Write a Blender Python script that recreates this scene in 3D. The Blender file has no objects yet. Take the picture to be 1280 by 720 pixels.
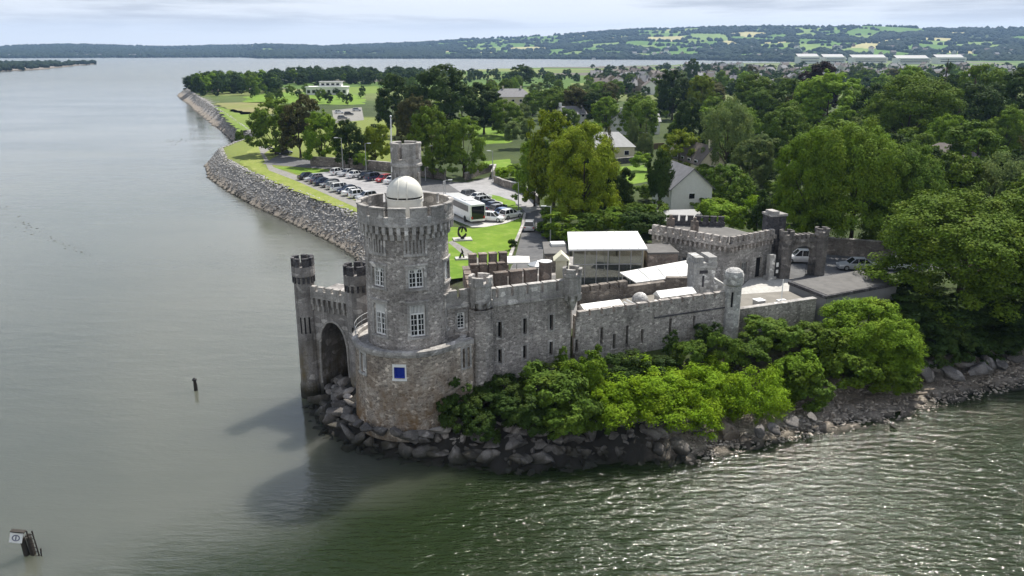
import bpy, bmesh, math, random
import numpy as np
from math import sin, cos, tan, pi, radians as R, atan2, hypot, sqrt
from mathutils import Vector
SC = bpy.context.scene
COL = SC.collection
# ------------------------------------------------------------------ camera, sky, sun, exposure
CAM_H, PITCH, FPX = 30.0, R(16.54), 1000.0
cd = bpy.data.cameras.new('camera'); cam = bpy.data.objects.new('camera', cd); COL.objects.link(cam)
cd.sensor_width = 36; cd.lens = 36 * FPX / 1280; cd.clip_start = .5; cd.clip_end = 20000
cam.location = (0, 0, CAM_H); cam.rotation_euler = (pi / 2 - PITCH, 0, 0)
SC.camera = cam
SUN_EL, SUN_AZ = R(57), R(33)          # azimuth clockwise from +Y (the view direction)
sl = bpy.data.lights.new('sun', 'SUN'); so = bpy.data.objects.new('sun', sl); COL.objects.link(so)
sl.energy = 5.0; sl.angle = R(.55); sl.color = (1, .955, .87)
sd = Vector((sin(SUN_AZ) * cos(SUN_EL), cos(SUN_AZ) * cos(SUN_EL), sin(SUN_EL)))
so.rotation_euler = (-sd).to_track_quat('-Z', 'Y').to_euler()
so.location = (60, 100, 150)
SC.view_settings.view_transform = 'Standard'; SC.view_settings.look = 'None'
SC.view_settings.exposure = 0.36; SC.view_settings.gamma = 1; SC.view_settings.use_curve_mapping = False
SC.cycles.use_denoising = True
SC.cycles.max_bounces = 8; SC.cycles.transparent_max_bounces = 8; SC.cycles.volume_bounces = 0
SC.cycles.sample_clamp_indirect = 6
SC.cycles.caustics_reflective = False; SC.cycles.caustics_refractive = False


class NT:
    """tiny node helper"""
    def __init__(s, tree): s.t = tree; s.t.nodes.clear()
    def n(s, kind, **kw):
        nd = s.t.nodes.new(kind)
        for k, v in kw.items():
            if k.startswith('i_'):
                key = k[2:].replace('_', ' ')
                key = int(key) if key.isdigit() else key
                s.set(nd.inputs[key], v)
            else: setattr(nd, k, v)
        return nd
    def set(s, sock, v):
        if isinstance(v, bpy.types.NodeSocket): s.t.links.new(v, sock)
        elif isinstance(v, bpy.types.Node): s.t.links.new(v.outputs[0], sock)
        else:
            if hasattr(sock.default_value, '__len__') and len(sock.default_value) == 4 and len(v) == 3: v = (*v, 1)
            sock.default_value = v
    def link(s, a, b): s.t.links.new(a, b)
    def noise(s, vec, scale, detail=4, rough=.55, dist=0):
        return s.n('ShaderNodeTexNoise', i_Vector=vec, i_Scale=scale, i_Detail=detail, i_Roughness=rough, i_Distortion=dist).outputs['Fac']
    def map(s, vec, scale=(1, 1, 1), rot=(0, 0, 0), loc=(0, 0, 0)):
        return s.n('ShaderNodeMapping', i_Vector=vec, i_Scale=scale, i_Rotation=rot, i_Location=loc).outputs[0]
    def mr(s, v, a, b, c=0., d=1., smooth=False):
        nd = s.n('ShaderNodeMapRange', i_0=v, i_1=a, i_2=b, i_3=c, i_4=d)
        if smooth: nd.interpolation_type = 'SMOOTHSTEP'
        return nd.outputs[0]
    def math(s, op, a, b=0.): 
        nd = s.n('ShaderNodeMath', operation=op); s.set(nd.inputs[0], a); s.set(nd.inputs[1], b); return nd.outputs[0]
    def mix(s, f, a, b, mode='MIX'):
        nd = s.n('ShaderNodeMix', data_type='RGBA', blend_type=mode)
        s.set(nd.inputs[0], f); s.set(nd.inputs[6], a); s.set(nd.inputs[7], b); return nd.outputs[2]
    def mulv(s, col, v):
        nd = s.n('ShaderNodeVectorMath', operation='SCALE'); s.set(nd.inputs[0], col if isinstance(col, bpy.types.NodeSocket) else col[:3]); s.set(nd.inputs[3], v); return nd.outputs[0]
    def bump(s, h, strength=.5, dist=.1, normal=None):
        nd = s.n('ShaderNodeBump', i_Height=h, i_Strength=strength, i_Distance=dist)
        if normal is not None: s.set(nd.inputs['Normal'], normal)
        return nd.outputs[0]


# sky: Nishita air with broken cloud over it
w = bpy.data.worlds.new('World'); SC.world = w; w.use_nodes = True
g = NT(w.node_tree)
sky = g.n('ShaderNodeTexSky', sky_type='NISHITA', sun_disc=False, sun_elevation=SUN_EL, sun_rotation=SUN_AZ, air_density=1.2, dust_density=1.5, ozone_density=1.5)
tc = g.n('ShaderNodeTexCoord').outputs['Generated']
sx = g.n('ShaderNodeSeparateXYZ', i_0=tc)
zz = g.math('MAXIMUM', sx.outputs[2], 0.0)
den = g.math('ADD', zz, .11)
px = g.math('DIVIDE', sx.outputs[0], den); py = g.math('DIVIDE', sx.outputs[1], den)
cv = g.n('ShaderNodeCombineXYZ', i_0=px, i_1=py, i_2=0.0).outputs[0]
n1 = g.noise(g.map(cv, (1, 1, 1), loc=(3.1, 1.7, .3)), .55, 9, .58, .3)
n2 = g.noise(g.map(cv, (1, 1, 1), loc=(9.4, 5.2, 2.0)), 1.5, 8, .6)
mask = g.mr(n1, .40, .62, 0, 1, True)
low = g.mr(sx.outputs[2], 0.03, .30, .97, 0., True)       # pale veil low over the horizon
mask = g.math('MAXIMUM', mask, low)
shade = g.mr(n2, .32, .68, 0, 1, True)
ccol = g.mix(shade, (8.3, 8.4, 8.4), (13., 12.9, 12.6))
bank = g.noise(g.map(tc, (2.6, 2.6, 38), loc=(.4, .2, 0.35)), 1., 6, .6)
band = g.math('MULTIPLY', g.mr(bank, .42, .62, 0, 1, True), g.mr(sx.outputs[2], .012, .045, 0, 1, True))
veil = g.mix(band, (8.1, 8.5, 9.1), (4.9, 5.25, 5.95))
ccol = g.mix(low, ccol, veil)
skyc = g.mix(mask, sky.outputs[0], ccol)
bg = g.n('ShaderNodeBackground', i_Color=skyc, i_Strength=.092)
g.link(bg.outputs[0], g.n('ShaderNodeOutputWorld').inputs[0])

# ------------------------------------------------------------------ helpers
CT, ST = cos(PITCH), sin(PITCH)


def G(u, v, z=4.5):
    """photo pixel -> point of the level plane at height z"""
    a = (u - 640) / FPX; b = (360 - v) / FPX
    dx, dy, dz = a, CT + b * ST, -ST + b * CT
    t = (z - CAM_H) / dz
    return (dx * t, dy * t)


def XatY(u, Y, z): return (u - 640) / FPX * (Y * CT + (CAM_H - z) * ST)


def ZatY(v, Y):
    b = (360 - v) / FPX
    return CAM_H + Y * (-ST + b * CT) / (CT + b * ST)


def setp(o, label=None, cat=None, group=None, kind=None):
    if label: o['label'] = label
    if cat: o['category'] = cat
    if group: o['group'] = group
    if kind: o['kind'] = kind
    return o


def empty(name, loc, label, cat, group=None, rz=0):
    o = bpy.data.objects.new(name, None); COL.objects.link(o); o.location = loc; o.rotation_euler[2] = rz
    o.empty_display_size = .3
    return setp(o, label, cat, group)


def link(o, parent=None):
    COL.objects.link(o)
    if parent is not None: o.parent = parent
    return o


CHILD = {}


def copy_thing(src, loc, rz=0, scale=None, label=None, group=None):
    c = src.copy(); COL.objects.link(c); c.location = loc; c.rotation_euler = (0, 0, rz)
    if scale is not None: c.scale = scale
    if label: c['label'] = label
    if group: c['group'] = group
    def rec(s, d):
        for ch in s.children:
            k = ch.copy(); COL.objects.link(k); k.parent = d; rec(ch, k)
    rec(src, c)
    return c


class MB:
    def __init__(s): s.v = []; s.f = []; s.m = []; s.mi = 0
    def add(s, vs, fs):
        o = len(s.v); s.v += [tuple(p) for p in vs]
        s.f += [tuple(i + o for i in f) for f in fs]; s.m += [s.mi] * len(fs)
        return s
    def box(s, c, d, rz=0, rx=0, ry=0):
        hx, hy, hz = d[0] / 2, d[1] / 2, d[2] / 2
        vs = []
        for x, y, z in ((-hx, -hy, -hz), (hx, -hy, -hz), (hx, hy, -hz), (-hx, hy, -hz), (-hx, -hy, hz), (hx, -hy, hz), (hx, hy, hz), (-hx, hy, hz)):
            if rx: y, z = y * cos(rx) - z * sin(rx), y * sin(rx) + z * cos(rx)
            if ry: x, z = x * cos(ry) + z * sin(ry), -x * sin(ry) + z * cos(ry)
            x, y = x * cos(rz) - y * sin(rz), x * sin(rz) + y * cos(rz)
            vs.append((c[0] + x, c[1] + y, c[2] + z))
        return s.add(vs, [(0, 3, 2, 1), (4, 5, 6, 7), (0, 1, 5, 4), (1, 2, 6, 5), (2, 3, 7, 6), (3, 0, 4, 7)])
    def seg(s, p, q, t0, t1, z0, z1):
        """upright block along p-q, from t0 to t1 across it (left of p->q is +)"""
        dx, dy = q[0] - p[0], q[1] - p[1]; L = hypot(dx, dy); nx, ny = -dy / L, dx / L
        a = (p[0] + nx * t0, p[1] + ny * t0); b = (q[0] + nx * t0, q[1] + ny * t0)
        c = (q[0] + nx * t1, q[1] + ny * t1); d = (p[0] + nx * t1, p[1] + ny * t1)
        if t1 < t0: a, b, c, d = d, c, b, a
        return s.prism([a, b, c, d], z0, z1)
    def prism(s, poly, z0, z1):
        n = len(poly)
        vs = [(x, y, z0) for x, y in poly] + [(x, y, z1) for x, y in poly]
        fs = [tuple(reversed(range(n))), tuple(range(n, 2 * n))] + [(i, (i + 1) % n, n + (i + 1) % n, n + i) for i in range(n)]
        return s.add(vs, fs)
    def lathe(s, c, prof, n=32, cap=True, a0=0., a1=2 * pi):
        full = abs(a1 - a0 - 2 * pi) < 1e-6
        m = n if full else n + 1
        vs = []; fs = []
        for r, z in prof:
            for i in range(m):
                a = a0 + (a1 - a0) * i / n
                vs.append((c[0] + r * cos(a), c[1] + r * sin(a), (c[2] if len(c) > 2 else 0) + z))
        for j in range(len(prof) - 1):
            for i in range(n):
                k = (i + 1) % m
                fs.append((j * m + i, j * m + k, (j + 1) * m + k, (j + 1) * m + i))
        if cap and full:
            fs.append(tuple(reversed(range(m)))); fs.append(tuple(range((len(prof) - 1) * m, len(prof) * m)))
        return s.add(vs, fs)
    def arc(s, c, r0, r1, z0, z1, a0, a1, n=3):
        vs = []
        for i in range(n + 1):
            a = a0 + (a1 - a0) * i / n
            for r, z in ((r0, z0), (r1, z0), (r1, z1), (r0, z1)):
                vs.append((c[0] + r * cos(a), c[1] + r * sin(a), z))
        fs = [(3, 2, 1, 0), tuple(4 * n + i for i in range(4))]
        for i in range(n):
            o = 4 * i
            for j in range(4):
                k = (j + 1) % 4
                fs.append((o + j, o + k, o + 4 + k, o + 4 + j))
        return s.add(vs, fs)
    def tube(s, pts, rad, n=8):
        pts = [Vector(p) for p in pts]; k = len(pts)
        rad = rad if hasattr(rad, '__len__') else [rad] * k
        vs = []; fs = []
        for i, p in enumerate(pts):
            d = (pts[min(i + 1, k - 1)] - pts[max(i - 1, 0)]).normalized()
            a = d.orthogonal().normalized() if i == 0 else (a - d * a.dot(d)).normalized()
            b = d.cross(a)
            for j in range(n):
                t = 2 * pi * j / n; vs.append(p + (a * cos(t) + b * sin(t)) * rad[i])
        for i in range(k - 1):
            for j in range(n):
                l = (j + 1) % n; fs.append((i * n + j, i * n + l, (i + 1) * n + l, (i + 1) * n + j))
        fs.append(tuple(reversed(range(n)))); fs.append(tuple(range((k - 1) * n, k * n)))
        return s.add(vs, fs)
    def holed(s, f, ss, zs, holes, depth):
        """sheet f(s, z, inset) with rectangular openings and their reveals"""
        S = sorted(set([round(x, 5) for x in ss] + [round(x, 5) for h in holes for x in h[:2]]))
        Z = sorted(set([round(x, 5) for x in zs] + [round(x, 5) for h in holes for x in h[2:4]]))
        def inh(x, z):
            return any(h[0] < x < h[1] and h[2] < z < h[3] for h in holes)
        for i in range(len(S) - 1):
            for j in range(len(Z) - 1):
                if not inh((S[i] + S[i + 1]) / 2, (Z[j] + Z[j + 1]) / 2):
                    s.add([f(S[i], Z[j], 0), f(S[i + 1], Z[j], 0), f(S[i + 1], Z[j + 1], 0), f(S[i], Z[j + 1], 0)], [(0, 1, 2, 3)])
        for a, b, c, d in [h[:4] for h in holes]:
            q = [(a, c), (b, c), (b, d), (a, d)]
            for k in range(4):
                (p0, z0), (p1, z1) = q[k], q[(k + 1) % 4]
                s.add([f(p0, z0, 0), f(p0, z0, depth), f(p1, z1, depth), f(p1, z1, 0)], [(0, 1, 2, 3)])
        return s
    def build(s, name, mats, parent=None, smooth=False, angle=None, at=None):
        me = bpy.data.meshes.new(name)
        o0 = at
        if o0 is None and parent is not None:
            o0 = Vector((0, 0, 0)); p = parent
            while p is not None: o0 = o0 + p.location; p = p.parent
        if o0 is None: o0 = (0, 0, 0)
        me.from_pydata([(x - o0[0], y - o0[1], z - o0[2]) for x, y, z in s.v], [], s.f)
        for m in (mats if isinstance(mats, (list, tuple)) else [mats]): me.materials.append(m)
        me.polygons.foreach_set('material_index', s.m)
        bm = bmesh.new(); bm.from_mesh(me); bmesh.ops.remove_doubles(bm, verts=bm.verts, dist=1e-4)
        bm.to_mesh(me); bm.free()
        if smooth:
            me.polygons.foreach_set('use_smooth', [True] * len(me.polygons))
            if angle: me.set_sharp_from_angle(angle=angle)
        me.update()
        o = bpy.data.objects.new(name, me)
        if parent is None and at is not None: o.location = at
        return link(o, parent)


def np_mesh(name, V, F, mat, sizes=4, mi=None):
    me = bpy.data.meshes.new(name)
    V = np.asarray(V, np.float32); F = np.asarray(F, np.int32)
    me.vertices.add(len(V)); me.vertices.foreach_set('co', V.ravel())
    nf = len(F); me.loops.add(nf * sizes); me.loops.foreach_set('vertex_index', F.ravel())
    me.polygons.add(nf); me.polygons.foreach_set('loop_start', np.arange(0, nf * sizes, sizes, dtype=np.int32))
    for m in (mat if isinstance(mat, (list, tuple)) else [mat]): me.materials.append(m)
    if mi is not None: me.polygons.foreach_set('material_index', np.asarray(mi, np.int32))
    me.update(calc_edges=True); me.validate()
    return me


# ------------------------------------------------------------------ materials
def newmat(name):
    m = bpy.data.materials.new(name); m.use_nodes = True
    g = NT(m.node_tree)
    return m, g


def finish(g, col, rough=.8, bump=None, spec=.3, metal=0., **kw):
    p = g.n('ShaderNodeBsdfPrincipled'); g.set(p.inputs['Base Color'], col); g.set(p.inputs['Roughness'], rough)
    p.inputs['Specular IOR Level'].default_value = spec; p.inputs['Metallic'].default_value = metal
    for k, v in kw.items(): g.set(p.inputs[k.replace('_', ' ')], v)
    if bump is not None: g.link(bump, p.inputs['Normal'])
    g.link(p.outputs[0], g.n('ShaderNodeOutputMaterial').inputs[0])


def stone(name, c1, c2, mortar, sc=3., streak=.5, stain=None, sq=1.6, bs=.6, lichen=.15):
    m, g = newmat(name)
    pos = g.n('ShaderNodeNewGeometry').outputs['Position']
    pv = g.map(pos, (sc, sc, sc * sq))
    pv2 = g.n('ShaderNodeVectorMath', operation='ADD', i_0=pv, i_1=g.mulv(g.n('ShaderNodeTexNoise', i_Vector=pos, i_Scale=sc * .8, i_Detail=2.).outputs['Color'], .8)).outputs[0]
    vo = g.n('ShaderNodeTexVoronoi', i_Vector=pv2, i_Scale=1.)
    ve = g.n('ShaderNodeTexVoronoi', feature='DISTANCE_TO_EDGE', i_Vector=pv2, i_Scale=1.)
    rnd = g.n('ShaderNodeSeparateColor', i_0=vo.outputs['Color'])
    col = g.mix(rnd.outputs[0], c1, c2)
    col = g.mix(g.mr(rnd.outputs[1], .86, .95), col, [min(1, x * 1.5) for x in c2])
    ed = g.mr(ve.outputs['Distance'], .02, .09, 1, 0)
    col = g.mix(g.math('MULTIPLY', ed, .75), col, mortar)
    fine = g.noise(pos, 9., 5, .7)
    col = g.mulv(col, g.mr(fine, .25, .75, .62, 1.38))
    big = g.noise(pos, .35, 5, .6)
    col = g.mulv(col, g.mr(big, .3, .7, .60, 1.36))
    st = g.noise(g.map(pos, (1.1, 1.1, .12)), 1.6, 5, .65)
    col = g.mix(g.math('MULTIPLY', g.mr(st, .5, .72), streak), col, [x * .32 for x in c1])
    if lichen:
        li = g.noise(pos, 5.5, 6, .75)
        col = g.mix(g.math('MULTIPLY', g.mr(li, .58, .68), lichen), col, (.42, .42, .38))
    if stain:
        z = g.n('ShaderNodeSeparateXYZ', i_0=pos).outputs[2]
        sn = g.noise(g.map(pos, (1, 1, .6)), .75, 6, .7)
        k = g.math('MULTIPLY', g.mr(z, stain[1], stain[2], 1, 0), g.mr(sn, .42, .60))
        col = g.mix(k, col, stain[0])
        alg = g.math('MULTIPLY', g.mr(z, *(stain[3] if len(stain) > 3 else (2.0, .6))), .9)
        col = g.mix(alg, col, (.018, .02, .014))
    h = g.math('ADD', g.mr(ve.outputs['Distance'], 0, .15), g.math('MULTIPLY', fine, .6))
    finish(g, col, .88, g.bump(h, bs, .06), .25)
    return m


def plain(name, c, rough=.6, var=.15, nsc=3., metal=0., spec=.4, bump=0.):
    m, g = newmat(name)
    pos = g.n('ShaderNodeTexCoord').outputs['Object']
    n = g.noise(pos, nsc, 5, .65)
    col = g.mulv(c, g.mr(n, .3, .7, 1 - var, 1 + var))
    finish(g, col, rough, g.bump(n, bump, .05) if bump else None, spec, metal)
    return m


def leafmat(name, c, var=.35, trans=.35, warm=(.5, .45, .05)):
    m, g = newmat(name)
    geo = g.n('ShaderNodeNewGeometry'); pos = geo.outputs['Position']
    oi = g.n('ShaderNodeObjectInfo').outputs['Random']
    n = g.noise(pos, .55, 3, .6); n2 = g.noise(pos, 4., 2, .5)
    col = g.mix(g.math('MULTIPLY', g.mr(n, .45, .75), .35), c, [c[0] * 1.9 + .01, c[1] * 1.35, c[2] * .8])
    f = g.math('ADD', g.mr(n2, .3, .7, -var, var), 1.0)
    f = g.math('MULTIPLY', f, g.mr(oi, 0, 1, .8, 1.2))
    col = g.mulv(col, f)
    d = g.n('ShaderNodeBsdfPrincipled'); g.set(d.inputs['Base Color'], col); d.inputs['Roughness'].default_value = .75
    d.inputs['Specular IOR Level'].default_value = .08
    t = g.n('ShaderNodeBsdfTranslucent'); g.set(t.inputs['Color'], g.mix(.5, col, g.mulv(col, 1.6)))
    ms = g.n('ShaderNodeMixShader', i_0=trans); g.link(d.outputs[0], ms.inputs[1]); g.link(t.outputs[0], ms.inputs[2])
    g.link(ms.outputs[0], g.n('ShaderNodeOutputMaterial').inputs[0])
    return m


M = {}
M['rubble'] = stone('rubble_stone', (.215, .197, .183), (.40, .37, .345), (.44, .405, .375), 4.1, .5)
M['base'] = stone('stained_stone', (.19, .162, .14), (.43, .375, .32), (.45, .40, .34), 3.7, .3, ((.18, .105, .045), 1.8, 8.2))
M['ashlar'] = stone('ashlar_stone', (.30, .285, .27), (.41, .39, .37), (.33, .315, .30), 1.5, .7, None, 1.8, .35, .12)
M['ashlar_low'] = stone('ashlar_tidal', (.20, .186, .18), (.30, .282, .27), (.23, .22, .21), 1.3, .7, ((.14, .11, .06), 2., 6.), 1.8, .35, .1)
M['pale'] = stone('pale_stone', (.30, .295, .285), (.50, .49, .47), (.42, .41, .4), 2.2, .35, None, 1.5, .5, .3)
M['brown'] = stone('brown_stone', (.14, .112, .098), (.24, .195, .165), (.2, .18, .16), 1.6, .5, None, 1.5, .4, .2)
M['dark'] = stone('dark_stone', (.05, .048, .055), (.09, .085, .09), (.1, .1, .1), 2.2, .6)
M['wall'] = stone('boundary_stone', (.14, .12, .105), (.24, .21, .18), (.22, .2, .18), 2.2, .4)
M['rock'] = stone('shore_rock', (.10, .093, .088), (.21, .192, .18), (.13, .12, .115), .8, .45, ((.07, .06, .042), .6, 1.6, (1.15, .35)), 1.2, .5, .5)
M['white'] = plain('white_paint', (.78, .78, .77), .5, .06)
M['roofwhite'] = plain('white_roof', (.72, .72, .70), .5, .13, .7)
M['dome'] = plain('dome_grp', (.66, .645, .58), .5, .08, 1.5)
M['glass'] = plain('dark_glass', (.012, .014, .018), .06, .1, 2., 0, .6)
M['void'] = plain('dark_opening', (.012, .012, .013), .9, .1)
M['blue'] = plain('blue_paint', (.01, .035, .33), .4, .1)
M['slate'] = plain('roof_slate', (.15, .15, .16), .7, .2, 1.2)
M['slate_l'] = plain('roof_slate_pale', (.33, .33, .33), .7, .12, 1.)
M['slate_b'] = plain('roof_tile_brown', (.13, .11, .10), .8, .2, 1.)
M['felt'] = plain('roof_felt', (.12, .115, .11), .85, .25, .8)
M['deck'] = plain('roof_deck', (.20, .185, .16), .85, .2, .7)
M['render_w'] = plain('white_render', (.66, .66, .64), .8, .06)
M['render_c'] = plain('cream_render', (.6, .54, .4), .8, .06)
M['metal'] = plain('grey_metal', (.42, .43, .44), .4, .1, 2., .6)
M['black'] = plain('black_iron', (.02, .02, .022), .5, .2)
M['wood'] = plain('wet_timber', (.035, .03, .025), .75, .4, 6., 0, .3, .4)
M['fence'] = plain('fence_timber', (.17, .12, .08), .8, .3, 3.)
M['bark'] = plain('tree_bark', (.07, .055, .04), .9, .3, 4., 0, .2, .5)
M['rubber'] = plain('tyre_rubber', (.02, .02, .02), .8, .1)
M['lamp'] = plain('lamp_glass', (.7, .72, .72), .2, .05)
M['redlamp'] = plain('red_lens', (.4, .02, .02), .2, .05)
M['bronze'] = plain('bronze', (.03, .028, .025), .45, .2, 3., .5)
M['canvas'] = plain('canvas_white', (.70, .69, .66), .8, .1, .8)
M['cream'] = plain('cream_paint', (.66, .63, .48), .6, .08)


def ground_mat(name, cols, sc, rough=.9, bump=.3, bd=.05):
    m, g = newmat(name)
    pos = g.n('ShaderNodeNewGeometry').outputs['Position']
    a = g.noise(pos, sc, 6, .65); b = g.noise(pos, sc * 6, 5, .7)
    col = g.mix(g.mr(a, .35, .65), cols[0], cols[1])
    if len(cols) > 2: col = g.mix(g.math('MULTIPLY', g.mr(b, .52, .66), .6), col, cols[2])
    col = g.mulv(col, g.mr(b, .3, .7, .8, 1.2))
    finish(g, col, rough, g.bump(b, bump, bd), .2)
    return m


M['asphalt'] = ground_mat('asphalt', ((.10, .10, .105), (.14, .14, .14)), .25)
M['carpark'] = ground_mat('car_park_asphalt', ((.27, .265, .27), (.33, .325, .325)), .2)
M['path'] = ground_mat('path_asphalt', ((.20, .195, .18), (.25, .24, .22)), .3)
M['paving'] = ground_mat('pale_paving', ((.42, .41, .39), (.5, .49, .46)), .6)
M['lawn'] = ground_mat('mown_lawn', ((.105, .195, .016), (.145, .235, .02), (.19, .225, .05)), .09)
M['verge'] = ground_mat('dry_verge', ((.17, .22, .035), (.22, .25, .06), (.25, .23, .1)), .2)
M['meadow'] = ground_mat('meadow', ((.12, .19, .02), (.16, .21, .045)), .05)
M['hay'] = ground_mat('hay_field', ((.26, .24, .09), (.2, .22, .07)), .06)
M['drygrass'] = ground_mat('dry_field', ((.22, .2, .09), (.17, .19, .05)), .04)
M['yard'] = ground_mat('courtyard', ((.16, .155, .15), (.22, .21, .2)), .5)
M['line'] = plain('road_paint', (.72, .72, .7), .7, .1)

M['leaf_dark'] = leafmat('leaf_dark', (.036, .066, .014), .4, .2)
M['leaf_mid'] = leafmat('leaf_mid', (.094, .155, .016), .35, .2)
M['leaf_bright'] = leafmat('leaf_bright', (.130, .220, .018), .35, .24)
M['leaf_yellow'] = leafmat('leaf_yellow', (.15, .205, .014), .3, .24)
M['leaf_grey'] = leafmat('leaf_greygreen', (.12, .17, .055), .3, .38)
M['leaf_brown'] = leafmat('leaf_copper', (.085, .088, .03), .3, .25)
M['leaf_purple'] = leafmat('leaf_purple', (.03, .02, .018), .3, .2)
M['leaf_lime'] = leafmat('leaf_lime', (.165, .275, .013), .45, .3)
M['leaf_shrub'] = leafmat('leaf_shrub', (.084, .145, .02), .5, .22)
M['leaf_far'] = leafmat('leaf_far', (.04, .075, .024), .35, .3)
M['far_wood'] = plain('far_wood', (.017, .030, .017), .95, .4, .02, 0, .1)
M['corbel'] = stone('corbel_stone', (.36, .345, .33), (.46, .44, .42), (.38, .36, .34), 1.5, .5, None, 1.8, .3, .1)
M['gate'] = stone('gate_stone', (.12, .112, .108), (.22, .205, .195), (.19, .18, .17), 1.8, .6)
m, g = newmat('shingle_stone'); _r = g.n('ShaderNodeNewGeometry').outputs['Random Per Island']
finish(g, g.mix(_r, (.20, .17, .14), (.46, .41, .35)), .9, None, .2); M['shingle'] = m
# ------------------------------------------------------------------ coast, terrain, water
_coast_far = [(3400, 2600), (1500, 2350), (900, 2230), (560, 1850), (340, 1620), (160, 1420), (15, 1320), (-60, 1150), (-120, 980), (-205, 760), (-250, 650)]
_coast_left = [G(u, v, 0) for u, v in ((225, 118), (246, 136), (270, 156), (296, 180), (306, 187), (280, 196), (258, 206), (262, 222), (285, 238), (316, 256), (350, 272), (385, 288), (418, 304), (446, 322))]
_coast_castle = [(-21.5, 108), (-17, 96), (-14.5, 82), (-13.8, 72), (-15.8, 69.4), (-17.5, 66.5), (-17.0, 63.5), (-15.6, 60.0), (-13.6, 57.6), (-10.6, 55.6), (-4.9, 54.0), (0, 53.0), (6.1, 54.2), (10.5, 54.6), (13.2, 54.2), (17, 56.2), (21.8, 58.1), (27.8, 60.2), (33.6, 62.6), (40, 65.8), (48, 69.3), (62, 73), (90, 80), (160, 84), (500, 60), (3400, 0)]
COAST = np.array(_coast_far + _coast_left + _coast_castle)


def coast_d(P):
    """signed distance to the coast, positive on land"""
    P = np.asarray(P, float).reshape(-1, 2); n = len(COAST)
    d = np.full(len(P), 1e18); ins = np.zeros(len(P), bool)
    for i in range(n):
        a = COAST[i]; b = COAST[(i + 1) % n]; ab = b - a
        t = np.clip(((P - a) @ ab) / (ab @ ab), 0, 1)
        q = P - (a + t[:, None] * ab)
        d = np.minimum(d, (q ** 2).sum(1))
        c = ((a[1] > P[:, 1]) != (b[1] > P[:, 1]))
        with np.errstate(divide='ignore', invalid='ignore'):
            xi = a[0] + (P[:, 1] - a[1]) / (b[1] - a[1] if b[1] != a[1] else 1e-9) * ab[0]
        ins ^= c & (P[:, 0] < xi)
    d = np.sqrt(d); return np.where(ins, d, -d)


def terrain(P):
    P = np.asarray(P, float).reshape(-1, 2); d = coast_d(P); x, y = P[:, 0], P[:, 1]
    left = np.interp(d, [-20, -5, 0, 3.6, 5, 1e5], [-5, -1.6, 0, 4.2, 4.5, 4.5])
    crag = np.interp(d, [-20, -3, 0, 2.2, 4.5, 9, 12, 1e5], [-5, -1.5, 0, 1.9, 2.7, 4.0, 4.5, 4.5])
    beach = np.interp(d, [-20, -4, 0, 3.5, 5.2, 6.8, 9.5, 1e5], [-4, -.6, 0, .55, 1.1, 3.4, 4.5, 4.5])
    wb = np.clip((x - 10.5) / 4, 0, 1) * (y < 130)
    wc = ((x > -22) & (y < 100)).astype(float) * (1 - wb)
    z = left * (1 - wb - wc) + crag * wc + beach * wb
    far = np.clip((y - 400) / 900, 0, 1) * np.clip((x + 50) / 400, 0, 1) * np.clip(d / 200, 0, 1)
    return z


def TZ(x, y): return float(terrain([(x, y)])[0])


def nodes_1d(segs):
    out = []
    for a, b, st in segs: out += list(np.arange(a, b, st))
    return np.array(sorted(set(out)))


rs = np.random.RandomState(5)
XS = nodes_1d([(-320, -120, 6), (-120, -60, 2.), (-60, -24, 1.2), (-24, 50, .6), (50, 120, 2.5), (120, 500, 15), (500, 3500, 120)])
YS = nodes_1d([(0, 50, 10), (50, 76, .6), (76, 240, 1.6), (240, 420, 4), (420, 800, 12), (800, 2700, 60)])
gx, gy = np.meshgrid(XS, YS)
PP = np.stack([gx.ravel(), gy.ravel()], 1)
ZT = terrain(PP); DT = coast_d(PP)
nearm = (DT < 12) & (DT > -6) & (PP[:, 1] < 420)
ZT = ZT + np.where(nearm, (rs.rand(len(ZT)) - .5) * .35 * np.clip((4.1 - ZT) / 1., 0, 1) * np.where((PP[:, 0] > -20) & (PP[:, 0] < 13) & (PP[:, 1] < 80), 2.6, 1), 0)
nx, ny = len(XS), len(YS)
ii = np.arange(nx * ny).reshape(ny, nx)
F = np.stack([ii[:-1, :-1], ii[:-1, 1:], ii[1:, 1:], ii[1:, :-1]], -1).reshape(-1, 4)
keep = DT[F].max(1) > -14
F = F[keep]
m, g = newmat('land'); pos = g.n('ShaderNodeNewGeometry').outputs['Position']
z = g.n('ShaderNodeSeparateXYZ', i_0=pos).outputs[2]; yy = g.n('ShaderNodeSeparateXYZ', i_0=pos).outputs[1]
a = g.noise(pos, .08, 6, .65); b = g.noise(pos, 1.2, 6, .7); c = g.noise(pos, 6., 4, .7)
grass = g.mix(g.mr(a, .35, .65), (.03, .05, .012), (.06, .085, .022))
grass = g.mix(g.math('MULTIPLY', g.mr(b, .5, .65), .4), grass, (.07, .065, .035))
vf = g.n('ShaderNodeTexVoronoi', i_Vector=g.map(pos, (.008, .012, .0)), i_Scale=1.)
fld = g.n('ShaderNodeSeparateColor', i_0=vf.outputs['Color']).outputs[0]
fcol = g.mix(g.mr(fld, .3, .7), (.07, .13, .02), (.17, .2, .06)); fcol = g.mix(g.mr(fld, .75, .8), fcol, (.12, .11, .09))
vrg = g.math('MULTIPLY', g.mr(g.n('ShaderNodeSeparateXYZ', i_0=pos).outputs[0], -22, -26), g.mr(yy, 330, 320))
grass = g.mix(vrg, grass, g.mix(g.mr(b, .35, .65), (.13, .18, .03), (.19, .21, .055)))
grass = g.mix(g.mr(yy, 380, 520), grass, fcol)
shg = g.mix(g.mr(b, .35, .65), (.13, .108, .088), (.32, .275, .23)); shg = g.mix(g.mr(c, .5, .62), shg, (.36, .33, .28))
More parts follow.
